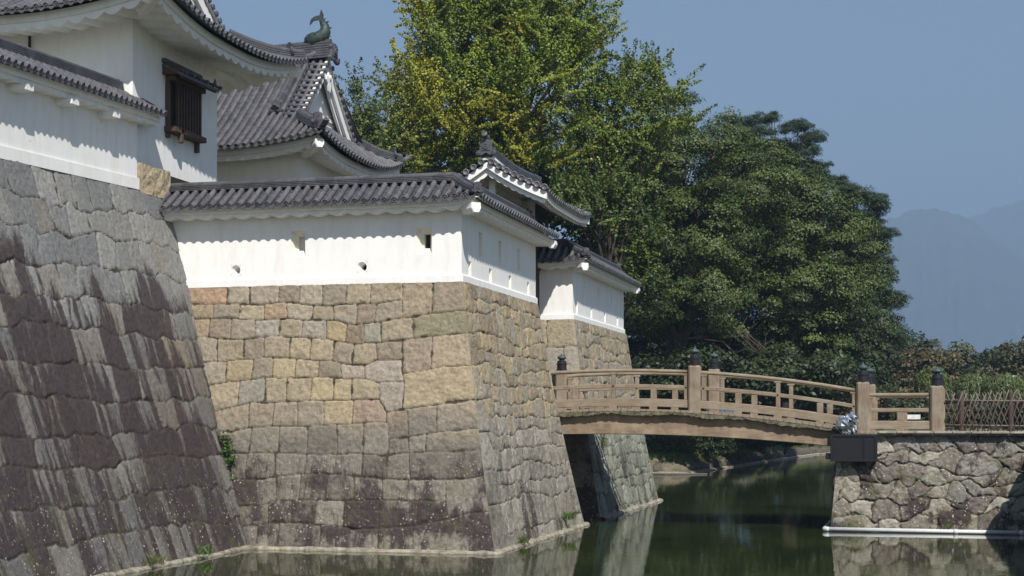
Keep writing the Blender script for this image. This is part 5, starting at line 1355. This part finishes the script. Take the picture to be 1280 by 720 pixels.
# ---- camphor-like evergreens along the far moat bank
broad_tree(850, 2.4, 92, [(850, 215, 0, 72, 52), (800, 270, 1, 62, 60), (870, 290, -1, 72, 58), (930, 240, 3, 60, 55), (815, 340, 0, 52, 45), (880, 370, -2, 62, 42), (840, 400, 0, 60, 35), (900, 180, 4, 40, 30), (800, 210, 5, 50, 40)],
           'broad dark green round-clumped tree behind the left half of the bridge', G_CAM, 111, group=None, leaf=.085, clump=.95, per=50, ncl=.72, nz=.33, flat=.9, fill=.8, edge=1.14, up=.25, r0=.5)
broad_tree(985, 2.4, 100, [(980, 250, 0, 62, 46), (1020, 300, 0, 62, 60), (950, 320, 0, 66, 58), (1000, 370, -1, 70, 50), (1040, 370, 2, 50, 60), (940, 400, 0, 55, 42), (1000, 430, 0, 70, 36), (930, 210, 2, 42, 32), (1060, 330, 2, 40, 46)],
           'wide dark green tree with rounded clumps, directly over the middle bridge posts', G_CAM, 112, leaf=.088, clump=.95, per=48, ncl=.72, nz=.33, flat=.9, fill=.8, edge=1.14, up=.25, r0=.5)
broad_tree(1078, 2.4, 112, [(1080, 400, 0, 44, 50), (1050, 430, 0, 48, 44), (1104, 440, 2, 30, 34), (1075, 350, 2, 34, 34)],
           'lower dark green tree at the right end of the evergreen mass, above the bridge end', ((.034, .055, .018), (.042, .062, .02)), 113, leaf=.09, clump=.85, per=48, ncl=.75, nz=.35, flat=.9, fill=.8, edge=1.12, r0=.35)
broad_tree(745, 3.5, 70, [(760, 262, 0, 42, 40), (795, 300, 1, 36, 45), (720, 255, 0, 30, 30), (800, 360, 0, 26, 40)],
           'bright green leafy tree overhanging the end of the short white wall', ((.085, .125, .022), (.07, .105, .022), (.05, .08, .02)), 114, leaf=.07, clump=.45, per=70, spray=1.5, r0=.3, fill=.5)
broad_tree(700, 4.5, 84, [(690, 260, 0, 50, 60), (640, 240, 0, 60, 60), (570, 230, 0, 60, 60), (760, 300, 0, 50, 60)],
           'dark shaded evergreen low behind the gate roof', G_DARK, 115, leaf=.12, clump=1.0, per=20, r0=.3)
broad_tree(800, 3.0, 104, [(790, 330, 0, 70, 70), (870, 330, 0, 80, 80), (960, 340, 0, 80, 80), (820, 440, 0, 80, 60), (920, 460, 0, 90, 60), (1020, 460, 0, 80, 60), (840, 480, -14, 60, 34), (900, 478, -14, 60, 34), (960, 482, -13, 60, 34), (1010, 480, -12, 55, 32), (1060, 485, -6, 50, 30), (820, 520, -10, 50, 24), (1000, 515, 6, 70, 26)],
           'very dark evergreen filling the shade behind the bridge', G_DARK, 116, leaf=.14, clump=1.2, per=18, ncl=1.3, r0=.3)
# ---- pines
def pine(u, gz, y, pads, label, seed):
    r = np.random.default_rng(seed); b0 = px_at(u, 522, y); base = v3(b0[0], y, gz)
    t = empty('pine_tree', tuple(base), label, 'tree', 'pines behind the evergreen trees'); bl = []
    for (uu, vv, ru, rv) in pads:
        k = y/1950.
        for _ in range(5): 
            c = px_at(uu+r.uniform(-.6, .6)*ru, vv+r.uniform(-.6, .9)*rv, y+r.uniform(-1, 1)*ru*k); q_ = r.uniform(.35, .7); bl.append((c, (ru*k*q_, ru*k*q_, rv*k*q_*.95)))
    o, P = crown('crown', bl, t, r, per_m2=70, leaf=.12, clump=.42, pal=G_PINE, mat=M['needle'], flat=.8, fill=.5, asp=.16, up=.9, droop=-1.2, shell=.75)
    limbs('trunk', base, [b_[0] for b_ in bl[::2]], r, t, .32)
    return t
pine(985, 2.5, 122, [(922, 158, 24, 11), (950, 150, 22, 9), (988, 158, 26, 12), (1014, 176, 20, 10), (945, 174, 32, 14), (990, 190, 34, 14), (1022, 206, 18, 10), (918, 188, 20, 12), (970, 208, 40, 18), (1000, 230, 36, 18), (962, 142, 10, 6)], 'dark pine crown rising highest over the evergreen mass, centre right', 121)
pine(1070, 2.5, 118, [(1040, 232, 26, 14), (1068, 240, 28, 18), (1090, 258, 22, 18), (1062, 265, 34, 20), (1080, 285, 32, 20), (1104, 296, 18, 14), (1090, 312, 28, 18), (1100, 338, 22, 16), (1080, 350, 28, 20), (1118, 372, 16, 9), (1098, 380, 26, 16), (1108, 405, 18, 14), (1045, 275, 24, 20), (1114, 430, 16, 8), (1090, 420, 24, 16)], 'tall dark pine with ragged layered boughs at the right edge of the tree mass', 122)
pine(835, 4, 96, [(820, 130, 30, 14), (850, 122, 22, 10), (855, 150, 20, 10), (830, 165, 34, 16), (868, 178, 16, 9)], 'pine boughs showing between the mid-green tree and the round-clumped evergreen', 123)

rw = np.random.default_rng(131); wo_ = [(np.array([-62+4.2*i+rw.uniform(-1, 1), 166+rw.uniform(-3, 3), 6.5+rw.uniform(-1.5, 1.5)]), (3.6, 3.0, 4.8)) for i in range(16)]+[(np.array([6+4.2*i, 168+rw.uniform(-3, 3), 4.2]), (3.2, 2.6, 3.0)) for i in range(13)]
wd_, _ = crown('far_wood', wo_, None, rw, per_m2=5, leaf=.26, clump=1.3, pal=G_DARK); tag(wd_, kind='stuff', label='distant dark wood closing the view behind the evergreen trees', cat='wood')

# ---- far bank: shrubs, grass verge, sloping stones at the waterline
r = np.random.default_rng(140)
def shrub(u, y, v, ru, rv, label, pal, seed, gz=None, leaf=.07, name='shrub'):
    rr = np.random.default_rng(seed); k = y/1950.; c = px_at(u, v, y); t = empty(name, (c[0], y, max(.3, c[2]-rv*k)), label, 'shrub', 'shrubs on the far bank')
    crown('foliage', [(c, (ru*k, ru*k*.8, rv*k)), (c+v3(ru*k*.5, 0, -.1), (ru*k*.6, ru*k*.6, rv*k*.7))], t, rr, per_m2=60, leaf=leaf, clump=.35, pal=pal)
    mb = MB()
    for _ in range(5): mb.tube([c-v3(0, 0, rv*k*1.3), c+rr.normal(0, .3, 3)*np.array([ru*k, ru*k, rv*k])], [.03, .012], 5)
    mb.build('stem', M['bark'], t)
shrub(835, 95.5, 556, 30, 22, 'leafy shrub just right of the short bastion, seen under the bridge', ((.05, .085, .02), (.07, .105, .022)), 141)
shrub(880, 99, 556, 34, 20, 'dark rounded shrub under the bridge, right of the leafy one', ((.025, .045, .015), (.035, .055, .016)), 142)
shrub(925, 105, 552, 34, 18, 'low dark shrub under the bridge midway along the far bank', ((.02, .035, .012),), 143)
shrub(980, 118, 548, 40, 16, 'dark shrub farthest along the bank under the bridge', ((.02, .034, .012),), 144)
shrub(1040, 150, 520, 60, 32, 'broad dark hedge closing the far end of the moat', ((.02, .036, .013), (.03, .045, .015)), 145, name='hedge')
# grass tufts on the near part of the far bank
def blades(P, hgt, cols, parent, name, r, wdt=.012, lean=.35):
    n = len(P); h = hgt*r.uniform(.5, 1.3, n); a = r.uniform(0, 2*np.pi, n); d = np.stack([np.cos(a), np.sin(a), 0*a], 1)
    ln = np.stack([r.normal(0, lean, n), r.normal(0, lean, n), np.ones(n)], 1); V = np.empty((n, 4, 3))
    V[:, 0] = P-d*wdt; V[:, 1] = P+d*wdt; V[:, 2] = P+ln*h[:, None]*.6+d*wdt*.6; V[:, 3] = P+ln*h[:, None]+np.stack([ln[:, 0], ln[:, 1], 0*h], 1)*h[:, None]*.3
    return mesh_obj(name, V.reshape(-1, 3), np.arange(n*4).reshape(n, 4), M['leaf'], parent, False, {'col': np.repeat(cols*r.uniform(.7, 1.3, n)[:, None], 4, axis=0)})
n = 60000; yy = r.uniform(91, 150, n)**1.0; xx = bank_left_x(yy)-r.uniform(.15, 5, n); zz = ground_z(xx, yy)
cols = np.where((r.random(n) < .8)[:, None], np.array([.075, .13, .022]), np.array([.14, .13, .05]))
g_ = blades(np.stack([xx, yy, zz], 1), .22, cols, None, 'bank_grass', r, .02); tag(g_, kind='stuff', label='green grass along the far moat bank under the trees', cat='grass')
bs_ = empty('bank_revetment', (-12.5, 100, 0), 'low sloping stone edging along the far bank waterline under the bridge', 'stone edging')
mb = MB(); random.seed(12); y = 90.6
pts_ = []
yq = 90.8
while yq < 150:
    x = float(bank_left_x(yq)); wv = random.uniform(.5, .95); h_ = random.uniform(.6, .95); 
    V, F = crumple((x-.25, yq, .22), .42, wv*.55, h_*.55, int(yq*100), 6, 9, .10); mb.add(V, F); yq += wv*.98
mb.build('edge_stones', simple_mat('dark_bank_stone', (.10, .09, .07), .95, .4, 3, .7, .04), bs_)  # edging stones in one dark brown base colour
mb = MB(); V, F = crumple((-14.0, 91.1, .1), 1.4, .5, .55, 77, 8, 14, .12); mb.add(V, F); mb.build('boulder', simple_mat('bank_boulder', (.15, .125, .085), .95, .4, 2, .7, .05), bs_)
mb = MB(); V, F = crumple((-15.7, 91.4, .35), .7, .45, .45, 78, 8, 12, .12); mb.add(V, F); mb.build('boulder', simple_mat('pale_boulder', (.25, .24, .21), .95, .3, 3, .7, .05), bs_)
ledge([(-17, 90.3), (-13.0, 90.4), (-12.2, 100), (-10.6, 120), (-8.4, 142), (-6, 150)], .30, -.3, .10, 9).build('footing', M['concrete'], bs_)
log = MB(); log.tube([(-16.4, 89.7, .03), (-13.8, 89.2, .05), (-11.5, 90.4, .03)], [.08, .07, .04], 8); o = log.build('driftwood', M['bark_grey']); tag(o, 'long pale branch floating at the foot of the far bank', 'branch')

# ---- trees beyond the fence on the right
AUT = ((.085, .058, .025), (.07, .065, .025), (.055, .065, .022), (.09, .065, .025)); AUT2 = ((.085, .09, .03), (.10, .085, .03), (.095, .075, .03))
OLV = ((.05, .065, .024), (.065, .07, .025), (.04, .055, .02)); WIL = ((.115, .145, .048), (.095, .125, .042))
zf_ = 2.2
def far_tree(u, y, bl, label, pal, seed, **k): return broad_tree(u, zf_, y, bl, label, pal, seed, group='trees beyond the fence', r0=.22, **{**dict(leaf=.17, clump=.8, per=12), **k})
far_tree(1150, 150, [(1150, 455, 0, 26, 18), (1130, 462, 0, 20, 18), (1168, 452, 0, 20, 14), (1150, 480, 0, 30, 16)], 'reddish brown autumn tree just right of the evergreens', AUT, 151)
far_tree(1195, 155, [(1196, 452, 0, 26, 20), (1180, 470, 0, 20, 16), (1212, 465, 0, 18, 18), (1196, 478, 0, 26, 12)], 'round olive and rust coloured tree with bare twigs on top, above the last bridge post', AUT2, 152, fill=.3, ncl=.8)
far_tree(1245, 150, [(1236, 460, 0, 20, 18), (1258, 455, 0, 24, 20), (1245, 480, 0, 34, 18)], 'dark olive tree left of the one cut by the right edge', OLV, 153)
far_tree(1275, 142, [(1278, 450, 0, 34, 24), (1290, 470, 0, 30, 26), (1262, 470, 0, 20, 20)], 'dark olive tree with reddish top cut by the right edge of the frame', ((.065, .065, .025), (.10, .07, .028), (.045, .055, .02)), 154)
far_tree(1240, 120, [(1262, 490, 0, 30, 12), (1225, 480, 0, 16, 10)], 'low rusty shrub-like tree behind the willows', AUT, 155)
far_tree(1135, 135, [(1130, 495, 0, 22, 14), (1120, 480, 0, 14, 14)], 'small russet tree behind the railing end', AUT, 156)
def willow(u, y, v, ru, rv, label, seed):
    r = np.random.default_rng(seed); k = y/1950.; c = px_at(u, v, y); t = empty('willow_tree', (c[0], y, zf_), label, 'tree', 'willows beyond the fence')
    n_ = 260; a = r.uniform(0, 2*np.pi, n_); rr = np.sqrt(r.random(n_)); sx_ = c[0]+np.cos(a)*rr*ru*k; sy_ = y+np.sin(a)*rr*ru*k*.8; st = c[2]+rv*k*(.95-.55*rr**2)+r.normal(0, .08, n_)
    q = 46; i_ = np.repeat(np.arange(n_), q); tt = r.random(n_*q); ln_ = (rv*k*1.55*(.7+.5*r.random(n_)))[i_]
    C = np.stack([sx_[i_]+np.cos(a[i_])*.25*tt+r.normal(0, .05, n_*q), sy_[i_]+np.sin(a[i_])*.25*tt+r.normal(0, .05, n_*q), st[i_]-tt*ln_], 1)
    cols = np.array(WIL)[r.integers(0, 2, n_)][i_]*r.uniform(.7, 1.3, n_*q)[:, None]
    leaves('crown', C, np.stack([np.cos(a[i_]), np.sin(a[i_]), .3+0*tt], 1), .12, cols, t, M['leaf'], r, droop=2.5, asp=.25)
    limbs('trunk', (c[0], y, zf_), [c+v3(x*ru*k, z*ru*k, rv*k*.5) for x, z in ((.5, 0), (-.5, .2), (0, .5), (.2, -.5))], r, t, .16)
willow(1166, 105, 484, 21, 26, 'pale green drooping willow behind the last bridge bay', 161)
willow(1218, 108, 492, 28, 26, 'left willow of the two behind the bamboo fence', 162)
willow(1257, 104, 492, 28, 25, 'right willow of the two behind the bamboo fence', 163)
rr_ = np.random.default_rng(170)
hd = empty('hedge', (6, 92, 2.2), 'low dark hedge seen through the fence and railing on the right', 'hedge')
crown('foliage', [(px_at(1045+22*i, 519-5*(i<6), 92+rr_.uniform(-1, 1)), (1.5, 1.2, .9)) for i in range(14)], hd, rr_, per_m2=30, leaf=.10, clump=.5, pal=((.03, .045, .02), (.045, .055, .02), (.07, .05, .025)))
# street lamps, little roof and signboard far off
for (u, v, y, lb) in ((1126, 474, 120, None), ): pass
for (u, v, y, lb) in ((1223, 474, 118, 'left one of two grey street lamps standing far behind the willows'), (1268, 471, 112, 'right one of two grey street lamps standing far behind the willows')):
    p = px_at(u, v, y); t = empty('street_lamp', (p[0], p[1], zf_), lb, 'street lamp', 'street lamps beyond the fence')
    mb = MB(); mb.tube([(p[0], p[1], zf_), (p[0], p[1], p[2]-.3), (p[0], p[1], p[2])], [.05, .04, .035], 8); mb.build('pole', M['fence_post'], t)
    mb = MB(); mb.box((p[0]-.26, p[1]-.16, p[2]-.03), (p[0]+.22, p[1]+.16, p[2]+.08), bev=.04); mb.build('lamp_head', M['mortar'], t)
p = px_at(1142, 522, 88); sg = empty('signboard', (p[0], p[1], zf_), 'small white board on two legs seen through the last bridge bay', 'sign')
mb = MB(); mb.box((p[0]-.36, p[1]-.03, p[2]-.10), (p[0]+.36, p[1]+.03, p[2]+.16), bev=.01); mb.build('board', M['mortar'], sg)
for dx in (-.3, .3): mb = MB(); mb.box((p[0]+dx-.03, p[1]+.035, zf_-.1), (p[0]+dx+.03, p[1]+.09, p[2]+.15)); mb.build('leg', M['fence_post'], sg)
p = px_at(1138, 436, 170); M['stone_grey_wall'] = simple_mat('grey_render', (.3, .3, .3)); hs_ = empty('house', (p[0], p[1], zf_), 'grey tiled house roof peeping out behind the pine at the right edge of the trees', 'house')
mb = MB(); mb.box((p[0]-3, p[1]-2, zf_), (p[0]+2.6, p[1]+3, p[2]-.3)); mb.build('wall', M['stone_grey_wall'], hs_)
mb = MB(); mb.prism([(p[0]-3.6, p[1]-2.6, p[2]-.5), (p[0]-3.6, p[1]+3.6, p[2]-.5), (p[0]-3.6, p[1]+.5, p[2]+.9)], (1, 0, 0), 6.8); mb.build('roof', M['tile'], hs_)

# ---- plants growing out of the stone walls
def wall_plant(c, rad, label, seed, pal, n_leaf=70, leaf=.035, name='wall_plant', hang=0, clump=.16):
    rr = np.random.default_rng(seed); c = np.asarray(c, float); t = empty(name, tuple(c), label, 'plant')
    crown('foliage', [(c+np.array(o_)*np.array(rad), (rad[0]*.8, rad[1]*.8, rad[2]*.45)) for o_ in ((0, 0, .6), (.2, 0, 0), (-.2, 0, -.6))], t, rr, per_m2=n_leaf*3, leaf=leaf, clump=clump, pal=pal, hang=hang)
    mb = MB()
    for _ in range(7): mb.tube([c+rr.normal(0, .3, 3)*np.array(rad)+v3(0, .1, 0), c+rr.normal(0, .6, 3)*np.array(rad)], [.012, .005], 5)
    mb.build('stem', M['bark'], t)
iv = on_front(285, 572); wall_plant((iv[0]+.03, YF-float(dB(iv[1]))-.12, iv[1]), (.20, .14, .62), 'leafy green creeper in the inner corner between the grey wall and the tan bastion', 181, ((.05, .10, .02), (.07, .13, .025)))
def tuft(p, n_, h_, label, seed, cols=(.08, .13, .03)):
    rr = np.random.default_rng(seed); P = np.array(p)+rr.normal(0, 1, (n_, 3))*np.array([.10, .10, .015]); o = blades(P, h_, np.tile(np.array(cols), (n_, 1)), None, 'grass_tuft', rr, .008, .45); tag(o, label, 'grass tuft', 'grass tufts at the foot of the walls')
tuft((-15.9, 33.4, .12), 70, .2, 'grass tuft at the foot of the streaked grey wall', 191)
tuft((xb0+.05, 38.9, .08), 90, .2, 'grass tuft at the near end of the bastion side footing', 192, (.12, .15, .04))
tuft((xb0+.05, 44.3, .35), 110, .22, 'grass tuft beside the deep bridge shadow at the bastion foot', 193)
tuft((-16.0, 31.0, .10), 80, .2, 'grass tuft at the bottom frame edge below the streaked wall', 194, (.12, .13, .04))
tuft((1.05, YA-.08, .15), 60, .12, 'grass tuft above the pale pipe on the abutment', 195)
mz = px_at(771, 548, 52.2); wall_plant((xb0-.40, 52.0, 2.6), (.10, .14, .45), 'bright moss patch on the short bastion just under the bridge', 182, ((.13, .17, .03), (.10, .15, .03)), leaf=.025, name='moss_patch', clump=.10)

# ================================================================== mountains and air
def mtn(name, ridge_px, dist, label, seed, thick=900):
    r = np.random.default_rng(seed); us = np.linspace(ridge_px[0][0], ridge_px[-1][0], 260); vs = np.interp(us, [p[0] for p in ridge_px], [p[1] for p in ridge_px]); vs = vs+(fbm(us*.05, us*0+seed, seed, 5)-.5)*14
    nr = 60; V = []
    for j in range(nr+1):
        t = j/nr
        for u, v in zip(us, vs):
            d = FW+RT*(u-640)/1950.; hgt = (522-v)/1950.*dist; s_ = 1-t
            yy = dist-thick*t; p = d*yy/1.0; q = s_**1.15*hgt*(1-.0)+ (fbm(np.array([u*.035]), np.array([t*2.]), seed+3, 5)[0]-.5)*hgt*.22*math.sin(math.pi*min(1, t*1.15+.03)); V.append((p[0], p[1], max(-2, q+3)))
    nx = len(us); i = np.arange((nx-1)*nr); rr_ = i//(nx-1); c = i % (nx-1); a = rr_*nx+c
    m_ = M.get('hill') or simple_mat('forested_hillside', (.045, .065, .03), .95, .5, .01, 0); M['hill'] = m_
    o = mesh_obj(name, np.array(V), np.stack([a, a+1, a+nx+1, a+nx], 1), m_, None, True); o['kind'] = 'structure'
mtn('hills', [(700, 430), (900, 380), (1050, 300), (1110, 272), (1160, 262), (1200, 268), (1260, 310), (1340, 360), (1500, 400)], 8200, 'near', 5, 1500)
mtn('hills', [(900, 400), (1050, 340), (1180, 285), (1240, 258), (1290, 246), (1360, 236), (1500, 260)], 10500, 'far', 9, 1300)
m, t, n, l, b = new_mat('air'); n.remove(b); pv = n.new('ShaderNodeVolumePrincipled'); pv.inputs['Color'].default_value = (.50, .71, 1, 1); pv.inputs['Density'].default_value = .00025; pv.inputs['Anisotropy'].default_value = .0
l.new(pv.outputs[0], n['Material Output'].inputs['Volume'])
mb = MB(); mb.box((-7500, -60, -6), (5200, 10700, 1500)); hz = mb.build('haze', m); hz['kind'] = 'stuff'
